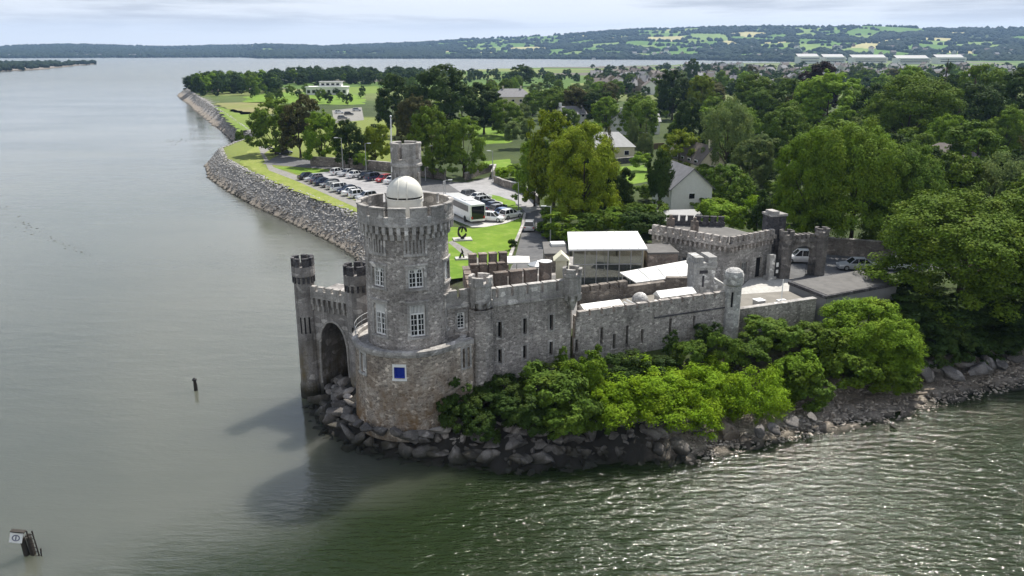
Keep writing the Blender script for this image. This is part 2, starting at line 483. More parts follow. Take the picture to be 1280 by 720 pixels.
zz_ = g.math('ADD', z, g.mr(b, .3, .7, -.5, .5))
earth = g.mix(g.mr(b, .4, .6), (.03, .035, .016), (.07, .06, .045))
earth = g.mix(g.mr(g.n('ShaderNodeSeparateXYZ', i_0=pos).outputs[0], -21, -23), earth, (.22, .21, .20))
col = g.mix(g.mr(zz_, 1.2, 1.9), shg, earth); col = g.mix(g.mr(zz_, 3.9, 4.3), col, grass)
xx_ = g.n('ShaderNodeSeparateXYZ', i_0=pos).outputs[0]
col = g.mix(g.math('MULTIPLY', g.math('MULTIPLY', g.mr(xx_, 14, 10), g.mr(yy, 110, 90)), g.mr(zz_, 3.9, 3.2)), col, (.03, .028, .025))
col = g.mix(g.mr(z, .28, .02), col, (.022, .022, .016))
finish(g, col, .92, g.bump(g.math('ADD', b, c), .7, .12), .2)
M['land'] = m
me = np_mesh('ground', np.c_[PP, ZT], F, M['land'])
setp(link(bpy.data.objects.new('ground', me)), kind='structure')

# water: murky estuary, rippled; rougher in the breeze off the point
m, g = newmat('estuary_water'); pos = g.n('ShaderNodeNewGeometry').outputs['Position']
sp = g.n('ShaderNodeSeparateXYZ', i_0=pos)
# breezy patch: lower right of the point; the castle's reflection is painted here too
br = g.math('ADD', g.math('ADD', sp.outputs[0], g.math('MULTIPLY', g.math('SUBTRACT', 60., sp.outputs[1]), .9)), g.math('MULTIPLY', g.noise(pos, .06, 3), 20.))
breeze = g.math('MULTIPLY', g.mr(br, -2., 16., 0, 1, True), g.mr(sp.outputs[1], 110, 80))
w1 = g.noise(g.map(pos, (.5, 1.8, 1), (0, 0, R(-9))), 1., 3, .5, .25)
w2 = g.noise(g.map(pos, (1.6, 4.4, 1), (0, 0, R(-14))), 1., 3, .6, .2)
w3 = g.noise(g.map(pos, (.22, .55, 1), (0, 0, R(20))), 1., 4, .55, .2)
w4 = g.noise(g.map(pos, (5, 9, 1), (0, 0, R(-5))), 1., 2, .5)
rip = g.math('ADD', w1, g.math('MULTIPLY', w2, .36)); rip = g.math('ADD', rip, g.math('MULTIPLY', w4, .06))
calm = g.math('ADD', g.math('MULTIPLY', w3, .17), g.math('MULTIPLY', w2, .06))
cats = g.mr(g.noise(g.map(pos, (.012, .035, 1), (0, 0, R(15))), 1., 6, .62), .35, .65, .3, 1.5)
calm = g.math('MULTIPLY', calm, cats)
h = g.mix(breeze, calm, g.math('MULTIPLY', rip, 1.2))
h = g.math('MULTIPLY', h, g.mr(sp.outputs[1], 250, 1500, 1, 3.5))
nb = g.bump(h, 1., .24)
tur = g.noise(g.map(pos, (.012, .02, 1)), 1., 5, .6)
silt_and_reflection = g.mix(g.mr(tur, .35, .65), (.078, .084, .068), (.104, .108, .088))
silt_and_reflection = g.mix(breeze, silt_and_reflection, (.012, .021, .006))  # darker base colour paints in the castle's dark reflection
finish(g, silt_and_reflection, g.math('ADD', g.mr(sp.outputs[1], 120, 900, .03, .22), g.math('MULTIPLY', breeze, .045)), nb, .5, IOR=1.333, Specular_IOR_Level=g.mr(breeze, 0, 1, 1.0, .5))
M['water'] = m
for _n in m.node_tree.nodes:
    if _n.type == 'BSDF_PRINCIPLED':
        _n.subsurface_method = 'BURLEY'; _n.inputs['Subsurface Weight'].default_value = 1.; _n.inputs['Subsurface Scale'].default_value = 1.; _n.inputs['Subsurface Radius'].default_value = (4.2, 4.6, 3.6)
wb = MB(); 
xs = [-6900, -600, -60, 120, 1500, 6900]; ys = [-200, 30, 140, 700, 6900]
for i in range(len(xs) - 1):
    for j in range(len(ys) - 1):
        wb.add([(xs[i], ys[j], 0), (xs[i + 1], ys[j], 0), (xs[i + 1], ys[j + 1], 0), (xs[i], ys[j + 1], 0)], [(0, 1, 2, 3)])
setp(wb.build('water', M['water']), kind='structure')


# sheets laid on the level ground
LIFT = [4.52]


def sheet(name, pts, mat, dz=0.02, kind='structure', cell=None, z=4.5):
    if mat.name in ('mown_lawn', 'meadow', 'hay_field', 'dry_field', 'dry_verge') and name != 'lawn':
        rj = random.Random(len(pts)); out = []
        for i, p in enumerate(pts):
            q = pts[(i + 1) % len(pts)]; L_ = hypot(q[0] - p[0], q[1] - p[1]); st = max(1.2, p[1] / 90.); n_ = max(1, int(L_ / st)); am = min(st * .35, L_ * .08)
            for k in range(n_): out.append((p[0] + (q[0] - p[0]) * k / n_ + rj.uniform(-am, am), p[1] + (q[1] - p[1]) * k / n_ + rj.uniform(-am, am)))
        pts = out
    me = bpy.data.meshes.new(name); bm = bmesh.new()
    f = bm.faces.new([bm.verts.new((x, y, z + dz)) for x, y in pts])
    if f.normal.z < 0: f.normal_flip()
    bm.normal_update()
    if f.normal.z < 0: bmesh.ops.reverse_faces(bm, faces=[f])
    bmesh.ops.triangulate(bm, faces=bm.faces[:])
    bm.to_mesh(me); bm.free(); me.materials.append(mat)
    return setp(link(bpy.data.objects.new(name, me)), kind=kind)


def PX(*uv): return [G(u, v) for u, v in uv]


sheet('grass_verge', PX((333, 176), (352, 178), (345, 190), (322, 203), (338, 213), (385, 220), (402, 226), (470, 258), (520, 284), (520, 300), (470, 286), (448, 266), (400, 250), (372, 240), (330, 221), (302, 205), (304, 193), (318, 184)), M['verge'], .006)
sheet('bright_grass', PX((338, 209), (385, 219), (424, 216), (395, 209)), M['lawn'], .012)
sheet('promenade_path', PX((322, 180), (342, 184), (330, 192), (342, 209), (374, 220), (470, 262), (520, 290), (520, 296), (464, 268), (370, 226), (336, 213), (330, 200), (326, 192)), M['path'], .016)
sheet('car_park', PX((380, 222), (398, 216), (424, 213), (490, 222), (560, 232), (600, 245), (590, 266), (520, 282), (500, 272), (455, 254)), M['carpark'], .020)
sheet('road', PX((328, 205), (352, 192), (372, 198), (420, 206), (490, 217), (560, 227), (585, 228), (612, 221), (640, 232), (668, 248), (680, 266), (676, 290), (700, 320), (690, 335), (640, 335), (646, 314), (655, 280), (656, 268), (640, 252), (612, 246), (575, 241), (540, 240), (480, 228), (425, 212), (385, 210)), M['asphalt'], .026)
sheet('road_light', PX((560, 230), (585, 229), (612, 222), (640, 233), (668, 249), (676, 262), (658, 266), (640, 250), (612, 244), (575, 240)), M['carpark'], .032)
sheet('bus_park', PX((560, 246), (600, 242), (628, 252), (650, 262), (652, 272), (632, 279), (606, 284), (590, 284), (560, 272)), M['paving'], .024)
sheet('lawn', PX((555, 283), (592, 286), (632, 280), (653, 272), (648, 293), (636, 326), (600, 345), (555, 350), (540, 330)), M['lawn'], .030)
sheet('lawn_strip', PX((598, 243), (620, 244), (642, 252), (652, 262), (640, 264), (622, 251)), M['lawn'], .036)
sheet('lawn_path', PX((560, 303), (566, 301), (590, 315), (606, 332), (594, 332), (578, 318)), M['path'], .036)
sheet('courtyard', [(3, 72), (34, 74), (36, 84), (44, 92), (26, 98), (8, 92), (0, 96), (-2, 76)], M['yard'], .010)
sheet('sunlit_paving', [(19.5, 79.5), (28, 80), (33, 88), (30, 92), (28.2, 90.4), (26.0, 86.6), (20.5, 85)], M['paving'], .018)
sheet('gate_road', [(30, 92), (34, 89), (60, 96), (90, 108), (80, 118), (50, 106), (28, 108)], M['asphalt'], .022)
# grass seen between the trees
for nm, pts, mt in (
    ('garden_lawn', PX((590, 160), (640, 156), (640, 178), (600, 181)), 'lawn'),
    ('garden_lawn', PX((758, 210), (806, 206), (812, 226), (770, 234)), 'lawn'),
    ('garden_lawn', PX((600, 202), (634, 199), (650, 210), (604, 212)), 'lawn'),
    ('garden_lawn', PX((640, 208), (672, 212), (690, 232), (640, 222)), 'meadow'),
    ('field', PX((306, 121), (345, 115), (440, 117), (455, 121), (455, 130), (440, 131), (306, 128)), 'lawn'),
    ('field', PX((268, 129), (345, 127), (352, 134), (352, 142), (300, 143)), 'drygrass'),
    ('field', PX((270, 134), (318, 141), (316, 160), (300, 165), (284, 150)), 'meadow'),
    ('field', PX((390, 110), (470, 108), (480, 116), (400, 118)), 'meadow'),
    ('field', PX((608, 105), (640, 104), (640, 112), (610, 113)), 'meadow'),
    ('field', PX((750, 98), (790, 97), (792, 104), (752, 105)), 'lawn'),
    ('car_park', PX((415, 138), (452, 134), (455, 150), (418, 154)), 'path'),
):
    sheet(nm, pts, M[mt], .012)


# ------------------------------------------------------------------ far hills and the shore across the estuary
SKY_U = [-300, 0, 60, 120, 180, 240, 300, 350, 420, 480, 540, 600, 660, 700, 740, 780, 820, 860, 900, 950, 1000, 1050, 1100, 1150, 1200, 1280, 1400, 1600]
SKY_V = [60, 62, 58.5, 57, 58, 60, 58.5, 57, 59, 57, 55, 50, 47, 46, 43, 40, 39, 38, 37.5, 37, 38, 36.5, 37.5, 40, 38.5, 38, 37, 39]
NA, NR = 520, 60
az = np.linspace(-.78, .78, NA)       # tan of azimuth
r = np.linspace(0, 1, NR)
AZ, RR = np.meshgrid(az, r)
uu = 640 + AZ * FPX * .959             # at the horizon depth = Y*cos(pitch)
topel = (63 - np.interp(uu, SKY_U, SKY_V)) / FPX * 1.02
near = np.interp(uu, [-300, 0, 330, 350, 600, 840, 1000, 1600], [3000, 3300, 3700, 3250, 3150, 2700, 2150, 2100])
farr = near + 2300
Y = near + (farr - near) * RR
shape = np.clip(RR / .85, 0, 1); shape = shape ** 1.25 * (1.0)
hz = shape * (topel * farr * .94 + 28) 
rs = np.random.RandomState(3)
def smooth_noise(AZ, RR, k):
    o = np.zeros_like(AZ)
    for i in range(7):
        fa, fr = rs.uniform(8, 60), rs.uniform(3, 14); o += np.sin(AZ * fa + rs.uniform(0, 6)) * np.sin(RR * fr + rs.uniform(0, 6)) / 7
    return o * k
hz = np.where(RR > .02, hz * (1 + smooth_noise(AZ, RR, .45) * (1 - RR)) + .5, -1)
hz = np.where(RR > .92, hz * (1 - (RR - .92) * 2), hz)
X = AZ * Y
# fields and woods by cell: the land's own colours
NSD = 430
s_az = rs.uniform(-.78, .78, NSD); s_r = rs.uniform(0, 1, NSD)
typ = rs.choice(5, NSD, p=[.34, .20, .12, .26, .08])
hcol = np.array([(.09, .17, .03), (.16, .23, .06), (.36, .33, .16), (.016, .032, .014), (.05, .075, .03)])
def field_at(a, rr):
    d = ((a[:, None] - s_az) * 16) ** 2 + ((rr[:, None] - s_r) * 7) ** 2
    o = np.argpartition(d, 1, axis=1)[:, :2]
    dd = np.take_along_axis(d, o, 1); sw = dd[:, 0] > dd[:, 1]
    i0 = np.where(sw, o[:, 1], o[:, 0]); d0 = np.sqrt(dd.min(1)); d1 = np.sqrt(dd.max(1))
    return i0, d1 - d0
def typ_of(i0, a, rr):
    t = typ[i0].copy(); u = 640 + a * 959
    t[(rr < .07)] = 3                                       # wooded shore
    t[(u < 560) & (t < 3) & (rs.rand(len(t)) < 1) & ((i0 % 3) > 0)] = 3   # darker left shore
    return t
i0, ed = field_at(AZ.ravel(), RR.ravel())
tt = typ_of(i0, AZ.ravel(), RR.ravel())
F = np.arange(NA * NR).reshape(NR, NA)
F = np.stack([F[:-1, :-1], F[:-1, 1:], F[1:, 1:], F[1:, :-1]], -1).reshape(-1, 4)
me = np_mesh('hills', np.stack([X.ravel(), Y.ravel(), hz.ravel()], 1), F, [])
ca = me.color_attributes.new('land_use', 'FLOAT_COLOR', 'POINT')
ca.data.foreach_set('color', np.c_[hcol[tt], np.ones(len(tt))].astype(np.float32).ravel())
m, g = newmat('hill_fields'); vc = g.n('ShaderNodeVertexColor', layer_name='land_use').outputs[0]
pos = g.n('ShaderNodeNewGeometry').outputs['Position']
finish(g, g.mulv(vc, g.mr(g.noise(pos, .02, 5, .7), .3, .7, .75, 1.25)), .95, None, .1)
me.materials.append(m); me.polygons.foreach_set('use_smooth', [True] * len(me.polygons))
setp(link(bpy.data.objects.new('hills', me)), kind='structure')
HX, HY, HZ = X, Y, hz

def hill_z(a, rr):
    fi = np.clip((a + .78) / 1.56 * (NA - 1), 0, NA - 1.001); fj = np.clip(rr * (NR - 1), 0, NR - 1.001)
    i, j = fi.astype(int), fj.astype(int); s, t = fi - i, fj - j
    z = HZ[j, i] * (1 - s) * (1 - t) + HZ[j, i + 1] * s * (1 - t) + HZ[j + 1, i] * (1 - s) * t + HZ[j + 1, i + 1] * s * t
    yv = HY[j, i] * (1 - s) * (1 - t) + HY[j, i + 1] * s * (1 - t) + HY[j + 1, i] * (1 - s) * t + HY[j + 1, i + 1] * s * t
    return a * yv, yv, z

# woods and hedgerow trees on the hills: one far mass of tufts
def ico_unit():
    bm = bmesh.new(); bmesh.ops.create_icosphere(bm, subdivisions=1, radius=1)
    v = np.array([p.co[:] for p in bm.verts]); f = np.array([[q.index for q in x.verts] for x in bm.faces]); bm.free(); return v, f
IV, IF = ico_unit()
def tufts(P, Rr, name, mat, label, squash=.8):
    n = len(P); j = rs.uniform(.7, 1.25, (n, len(IV), 1))
    V = P[:, None, :] + IV[None] * j * Rr[:, None, None] * np.array([1, 1, squash])
    Fa = IF[None] + (np.arange(n) * len(IV))[:, None, None]
    me = np_mesh(name, V.reshape(-1, 3), Fa.reshape(-1, 3), mat, 3)
    return setp(link(bpy.data.objects.new(name, me)), label, None, None, 'stuff')
n = 40000
ra = rs.uniform(-.74, .74, n); rr_ = rs.uniform(.0, .97, n) ** 1.0
ii0, ed = field_at(ra, rr_); t0 = typ_of(ii0, ra, rr_)
keep = (t0 == 3) | ((ed < .045) & (rs.rand(n) < .8)) | ((t0 == 4) & (rs.rand(n) < .2))
ra, rr_ = ra[keep], rr_[keep]
x, y, z = hill_z(ra, rr_)
rad = rs.uniform(6, 15, len(x))
tufts(np.stack([x, y, z + rad * .3], 1), rad, 'woodland', M['far_wood'], 'woods and hedgerows over the far hills')

# low wooded spit on the left, across the water
sp_pts = [(-2300, 1500), (-1000, 1160), (-740, 1290), (-800, 1560), (-900, 1850), (-990, 2020), (-1300, 2050), (-2600, 1900)]
sp_pts = [(-1600, 1080), (-760, 1170), (-760, 1330), (-870, 1640), (-945, 1880), (-975, 1930), (-1060, 1890), (-1250, 1700), (-1900, 1600)]
mb = MB(); mb.prism(sp_pts, -1, 1.5)
setp(mb.build('spit_land', M['land']), kind='structure')
n = 2600; P = []
poly = np.array(sp_pts)
while len(P) < 1500:
    x, y = rs.uniform(-1700, -740), rs.uniform(1080, 1930); c = False
    for i in range(len(poly)):
        a, b = poly[i], poly[(i + 1) % len(poly)]
        if (a[1] > y) != (b[1] > y) and x < a[0] + (y - a[1]) / (b[1] - a[1]) * (b[0] - a[0]): c = not c
    if c: P.append((x, y, 3.))
P = np.array(P); rad = rs.uniform(4, 7.5, len(P))
tufts(P + np.array([0, 0, 1]) * rad[:, None] * .2, rad, 'treeline', M['far_wood'], 'dark trees along the low spit across the estuary')
# ------------------------------------------------------------------ the castle
def ringmap(c, rad, A0):
    def f(s, z, i): 
        r = (rad(z) if callable(rad) else rad) - i
        return (c[0] + r * cos(A0 + s), c[1] + r * sin(A0 + s), z)
    return f


def flatmap(p, q):
    L = hypot(q[0] - p[0], q[1] - p[1]); dx, dy = (q[0] - p[0]) / L, (q[1] - p[1]) / L
    def f(s, z, i): return (p[0] + dx * s - dy * i, p[1] + dy * s + dx * i, z)
    return f, L


def blk(mb, f, s0, s1, z0, z1, i0, i1, n=1):
    for k in range(n):
        a = s0 + (s1 - s0) * k / n; b = s0 + (s1 - s0) * (k + 1) / n
        v = [f(a, z0, i0), f(b, z0, i0), f(b, z1, i0), f(a, z1, i0), f(a, z0, i1), f(b, z0, i1), f(b, z1, i1), f(a, z1, i1)]
        mb.add(v, [(0, 1, 2, 3), (5, 4, 7, 6), (4, 0, 3, 7), (1, 5, 6, 2), (3, 2, 6, 7), (4, 5, 1, 0)])
    return mb


def window(parent, f, k, s0, s1, z0, z1, lights=2, rows=4, inset=.22, mat='white', louver=0, arched=False, hood=True, surround='ashlar', sill=True, label=None, fw=.09, st=.2):
    """k: metres per unit of s. Frame with panes behind, dressed stone round it"""
    fr = MB(); u = fw / k
    blk(fr, f, s0, s0 + u, z0, z1, inset - .06, inset + .06); blk(fr, f, s1 - u, s1, z0, z1, inset - .06, inset + .06)
    blk(fr, f, s0 + u, s1 - u, z0, z0 + fw, inset - .06, inset + .06); blk(fr, f, s0 + u, s1 - u, z1 - fw, z1, inset - .06, inset + .06)
    zt = z1
    if louver:
        zt = z1 - louver
        blk(fr, f, s0 + u, s1 - u, zt - .05, zt + .05, inset - .05, inset + .05)
        nn = 9
        for j in range(nn):
            a = s0 + u + (s1 - s0 - 2 * u) * (j + .12) / nn; b = s0 + u + (s1 - s0 - 2 * u) * (j + .68) / nn
            blk(fr, f, a, b, zt + .05, z1 - fw, inset - .03, inset + .03)
    wl = (s1 - s0) / lights
    for j in range(1, lights): blk(fr, f, s0 + wl * j - u * .6, s0 + wl * j + u * .6, z0, zt, inset - .06, inset + .06)
    bar = .022 / k
    for j in range(lights):
        c = s0 + wl * (j + .5); blk(fr, f, c - bar, c + bar, z0 + fw, zt - .05, inset - .02, inset + .02)
    for r in range(1, rows):
        zc = z0 + (zt - z0) * r / rows; blk(fr, f, s0 + u, s1 - u, zc - .022, zc + .022, inset - .02, inset + .02)
    if arched:
        for j in range(lights):
            a, b = s0 + wl * j + u * .7, s0 + wl * (j + 1) - u * .7; h = min(.42, wl * k * .7)
            for q in range(5):
                t = (q + .5) / 5; hh = h * (abs(2 * t - 1)) ** 2
                if hh > .03: blk(fr, f, a + (b - a) * q / 5, a + (b - a) * (q + 1) / 5, zt - fw - hh, zt - fw + .01, inset - .04, inset + .04)
    w = fr.build('window', M[mat], parent)
    if label: w['label'] = label
    pn = MB(); blk(pn, f, s0, s1, z0, z1, inset + .07, inset + .1); pn.build('pane', M['glass'], w)
    if surround:
        sr = MB(); t = st / k
        blk(sr, f, s0 - t, s0, z0 - .02, z1 + .22, -.05, .03); blk(sr, f, s1, s1 + t, z0 - .02, z1 + .22, -.05, .03)
        blk(sr, f, s0, s1, z1, z1 + .22, -.05, .03, 3)
        if hood: blk(sr, f, s0 - 1.5 * t, s1 + 1.5 * t, z1 + .22, z1 + .34, -.13, .03, 4)
        if sill: blk(sr, f, s0 - 1.2 * t, s1 + 1.2 * t, z0 - .17, z0 - .02, -.12, .03, 3)
        sr.build('surround', M[surround], w)
    return w


def slit(parent, f, k, s0, s1, z0, z1, surround='ashlar', inset=.35):
    fr = MB(); t = .17 / k
    blk(fr, f, s0 - t, s0, z0 - .15, z1 + .15, -.03, .04); blk(fr, f, s1, s1 + t, z0 - .15, z1 + .15, -.03, .04)
    blk(fr, f, s0, s1, z1, z1 + .15, -.03, .04); blk(fr, f, s0, s1, z0 - .15, z0, -.05, .04)
    w = fr.build('window', M[surround], parent)
    p = MB(); blk(p, f, s0, s1, z0, z1, inset, inset + .03); p.build('pane', M['glass'], w)


TC = (-8.1, 60.0); A0 = atan2(-TC[1], -TC[0])
rsh = lambda z: 3.30 - (z - 8.5) * .016
TW = empty('castle_tower', (TC[0], TC[1], 2.4), 'tall round grey stone keep with corbelled battlements on a wide drum base', 'tower')
# --- drum base
rdr = lambda z: 4.36 + max(0, (7.5 - z)) * .035
fd = ringmap(TC, rdr, A0); fs = ringmap(TC, rsh, A0)
rng = lambda n: [-pi + 2 * pi * i / n for i in range(n + 1)]
mb = MB(); bl = (R(-12) - .095, R(-12) + .095, 6.4, 7.3); lw = (R(-57) - .07, R(-57) + .07, 6.3, 7.85)
mb.holed(fd, rng(56), [1.2, 3, 5, 8.0], [bl, lw], .5)
mb.build('base_drum', M['base'], TW)
mb = MB(); mb.lathe((*TC, 0), [(4.36, 8.0), (4.52, 8.06), (4.58, 8.3), (4.55, 8.5), (4.12, 8.52), (4.1, 8.2), (3.2, 8.18)], 56, cap=False); mb.build('cornice', M['ashlar'], TW)
window(TW, fd, 4.4, *bl, lights=1, rows=1, mat='blue', hood=False, surround='white', inset=.12, st=.11, label='small window with bright blue shutter and white surround', fw=.10)
for o in TW.children[-1].children:
    if o.name.startswith('pane'): o.data.materials[0] = M['blue']
window(TW, fd, 4.4, *lw, lights=1, rows=3, hood=False, surround='pale', inset=.2)
# --- shaft
ang = [R(11), R(-44), R(70)]
holes = []
for a in ang: holes += [(a - .185, a + .185, 9.25, 11.75), (a - .185, a + .185, 13.05, 14.55)]
mb = MB(); mb.holed(fs, rng(64), [8.1, 10, 12, 14, 16.6, 17.75], holes, .45); mb.build('shaft', M['rubble'], TW)
for a in ang:
    window(TW, fs, 3.25, a - .185, a + .185, 9.25, 11.75, 2, 4, louver=.75)
    window(TW, fs, 3.2, a - .185, a + .185, 13.05, 14.55, 2, 4, arched=True)
# --- corbel course with slots
mb = MB(); NC = 40
for i in range(NC):
    a = A0 + 2 * pi * i / NC; wd = 2 * pi / NC * .27
    mb.arc(TC, 3.1, 3.38, 16.75, 17.2, a - wd, a + wd, 1); mb.arc(TC, 3.1, 3.62, 17.2, 17.78, a - wd * .9, a + wd * .9, 1)
mb.build('corbel_course', M['corbel'], TW)
for a in ang[:2] + [R(125), R(-115)]:
    mb = MB()
    for k in range(-3, 4):
        s = a + k * .082
        blk(mb, fs, s - .022, s + .022, 15.7, 16.75, -.11, .02)
    blk(mb, fs, a - .27, a + .27, 15.5, 15.7, -.11, .02, 4)
    mb.build('drop_slots', M['ashlar'], TW)
# --- parapet: panels parted by narrow crenels
mb = MB(); NM = 14; off = A0 + R(2.5)
mb.lathe((*TC, 0), [(3.12, 17.78), (3.66, 17.78), (3.66, 18.0), (3.36, 18.0), (3.36, 17.4), (0, 17.4)], 64, cap=False)
for i in range(NM):
    a = off + 2 * pi * i / NM; wd = 2 * pi / NM
    mb.arc(TC, 3.36, 3.62, 18.0, 19.05, a + wd * .10, a + wd * .90, 5)
    mb.arc(TC, 3.32, 3.68, 19.05, 19.17, a + wd * .09, a + wd * .91, 5)
mb.build('parapet', M['ashlar'], TW)
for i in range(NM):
    mb = MB(); a = off + 2 * pi * i / NM; mb.arc(TC, 3.36, 3.64, 18.0, 18.45, a - wd * .10, a + wd * .10, 1); mb.build('sunlit_crenel_block', M['pale'], TW)  # pale blocks paint the sunlit surfaces seen through the gaps
# --- stair turret on the roof
uc = (-8.2, 62.2)
mb = MB(); mb.lathe((*uc, 0), [(1.08, 17.4), (1.08, 21.4), (1.25, 21.45), (1.25, 21.62), (1.18, 21.68), (1.18, 22.0), (.9, 22.0), (.9, 21.9), (0, 21.9)], 10, cap=False)
for i in range(5):
    a = A0 - .42 + 2 * pi * i / 5
    mb.arc(uc, .9, 1.18, 22.0, 23.1, a + .15, a + 2 * pi / 5 - .15, 4)
    mb.arc(uc, .87, 1.22, 23.1, 23.22, a + .13, a + 2 * pi / 5 - .13, 4)
for i in range(6):
    a = A0 - 1.2 + i * .42
    mb.arc(uc, 1.1, 1.24, 18, 21.0, a - .05, a + .05, 1)
mb.build('stair_turret', M['ashlar'], TW)
mb = MB()
for i in range(15):
    a = A0 - R(75) - i * R(4.6)
    p = (TC[0] + 4.3 * cos(a), TC[1] + 4.3 * sin(a))
    if i % 3 == 0: mb.tube([(*p, 8.5), (*p, 9.45)], .025, 6)
pts = [(TC[0] + 4.3 * cos(A0 - R(75) - i * R(4.6)), TC[1] + 4.3 * sin(A0 - R(75) - i * R(4.6))) for i in range(13)]
mb.tube([(*p, 9.45) for p in pts], .025, 6); mb.tube([(*p, 9.0) for p in pts], .02, 6)
mb.build('railing', M['metal'], TW)
DM = empty('observatory_dome', (-8.15, 60.25, 17.4), 'cream observatory dome with a shutter slit on the roof of the round keep', 'dome')
mb = MB(); mb.lathe((-8.15, 60.25, 0), [(1.34, 17.41), (1.34, 19.2), (1.38, 19.22), (1.38, 19.3), (1.34, 19.32)], 40, cap=False); mb.build('drum', M['dome'], DM, True, R(30))
mb = MB(); mb.lathe((-8.15, 60.25, 0), [(1.38 * cos(R(t)), 19.5 + 1.42 * sin(R(t))) for t in (-2, 8, 18, 28, 38, 48, 58, 68, 77, 85, 89)], 40); mb.build('dome_shell', M['dome'], DM, True, R(60))
mb = MB()
for sx in (-.34, .34):
    pts = []
    for t in range(-5, 96, 10):
        pts.append((-8.15 + sx, 60.25 - 1.37 * cos(R(t)), 19.5 + 1.42 * sin(R(t)) - .06 * (sx / .34) ** 2))
    mb.tube(pts, .045, 6)
mb.build('shutter_rail', M['dome'], DM)
FP = empty('flagpole', (-9.35, 62.0, 17.4), 'slender white flagpole beside the turret on top of the keep', 'flagpole')
mb = MB(); mb.tube([(-9.35, 62, 17.4), (-9.3, 62, 21), (-9.22, 62, 25.1)], [.09, .075, .04], 8); mb.build('pole', M['white'], FP)
mb = MB(); mb.lathe((-9.22, 62, 25.1), [(.02, 0), (.09, .05), (.09, .13), (.02, .18)], 8); mb.build('finial', M['metal'], FP)
# weather masts on the keep roof
AE = empty('weather_mast', (-5.35, 62.3, 17.4), 'thin grey weather mast with crossarm on the right rim of the keep roof', 'mast')
mb = MB(); mb.tube([(-5.35, 62.3, 17.4), (-5.35, 62.3, 20.0)], .03, 6); mb.tube([(-6.3, 62.3, 19.7), (-5.2, 62.3, 20.0)], .02, 6); mb.build('mast_pole', M['metal'], AE)
mb = MB(); mb.box((-5.3, 62.3, 20.1), (.18, .18, .25)); mb.build('sensor', M['metal'], AE)

# --- link between the keep and the corner turret
LK = empty('castle_link', (-4.2, 59.5, 2), 'low grey stone block with an arched window joining the keep to the long wing', 'building')
p, q = (-5.7, 56.35), (-3.1, 58.5); f, L = flatmap(p, q)
hs = [(L - .95, L - .72, 6.3, 7.9), (L - .5, L - .27, 6.3, 7.9)]
mb = MB(); mb.holed(f, [0, L], [1.5, 8.1], hs, .4); mb.prism([(-3.1, 58.5), (-2.7, 60.6), (-8, 60.6), (-6, 57.4)], 1.5, 8.12); mb.build('lower_wall', M['base'], LK)
for h in hs: slit(LK, f, 1, *h)
mb = MB(); mb.seg((-5.9, 56.2), (-2.95, 58.6), 0, .5, 8.1, 8.5); mb.seg((-5.6, 56.9), (-3.2, 58.9), .1, 2.2, 8.12, 8.2); mb.build('cornice', M['ashlar'], LK)
p, q = (-5.25, 58.95), (-2.9, 60.0); f, L = flatmap(p, q); aw = (1.05, 1.72, 8.95, 10.35)
mb = MB(); mb.holed(f, [0, L], [8.1, 10.75], [aw], .4); mb.build('upper_wall', M['rubble'], LK)
window(LK, f, 1, *aw, lights=1, rows=5, arched=True, hood=False)
mb = MB(); mb.seg(p, q, -.14, .35, 10.75, 10.95); mb.seg(p, q, 0, .35, 10.95, 11.5); 
for a, b in ((0, .42), (.52, .95)):
    mb.seg((p[0] + (q[0] - p[0]) * a, p[1] + (q[1] - p[1]) * a), (p[0] + (q[0] - p[0]) * b, p[1] + (q[1] - p[1]) * b), -.02, .37, 11.5, 12.15)
mb.prism([(-5.1, 59.6), (-2.9, 60.5), (-2.9, 62), (-5.5, 61.5)], 10.5, 10.8)
mb.build('parapet', M['ashlar'], LK)


def bartizan(parent, c, r, zb, zc, zt, n=8, mat='ashlar', nm=4):
    """octagonal turret head: corbelled out from zb to zc, battlements up to zt"""
    mb = MB(); rot = pi / n
    def ring(rr, z): return [(c[0] + rr * cos(rot + 2 * pi * i / n), c[1] + rr * sin(rot + 2 * pi * i / n), z) for i in range(n)]
    prof = [(r * .25, zb), (r * .8, zc), (r, zc + .05), (r, zt - .75), (r * 1.1, zt - .7), (r * 1.1, zt - .5), (r * .75, zt - .5), (0.05, zt - .6)]
    o = []
    for rr, z in prof: o += ring(rr, z)
    mb.add(o, [(j * n + i, j * n + (i + 1) % n, (j + 1) * n + (i + 1) % n, (j + 1) * n + i) for j in range(len(prof) - 1) for i in range(n)])
    for i in range(nm):
        a = 2 * pi * i / nm + .5
        mb.arc(c, r * .72, r * 1.05, zt - .5, zt, a + .22, a + 2 * pi / nm - .22, 3)
    for i in range(n):
        a = rot + 2 * pi * (i + .5) / n; rr = r * cos(pi / n)
        mb.box((c[0] + rr * cos(a), c[1] + rr * sin(a), zc - .1), (.12, .3, .5), rz=a)
    mb.build('turret', M[mat], parent)


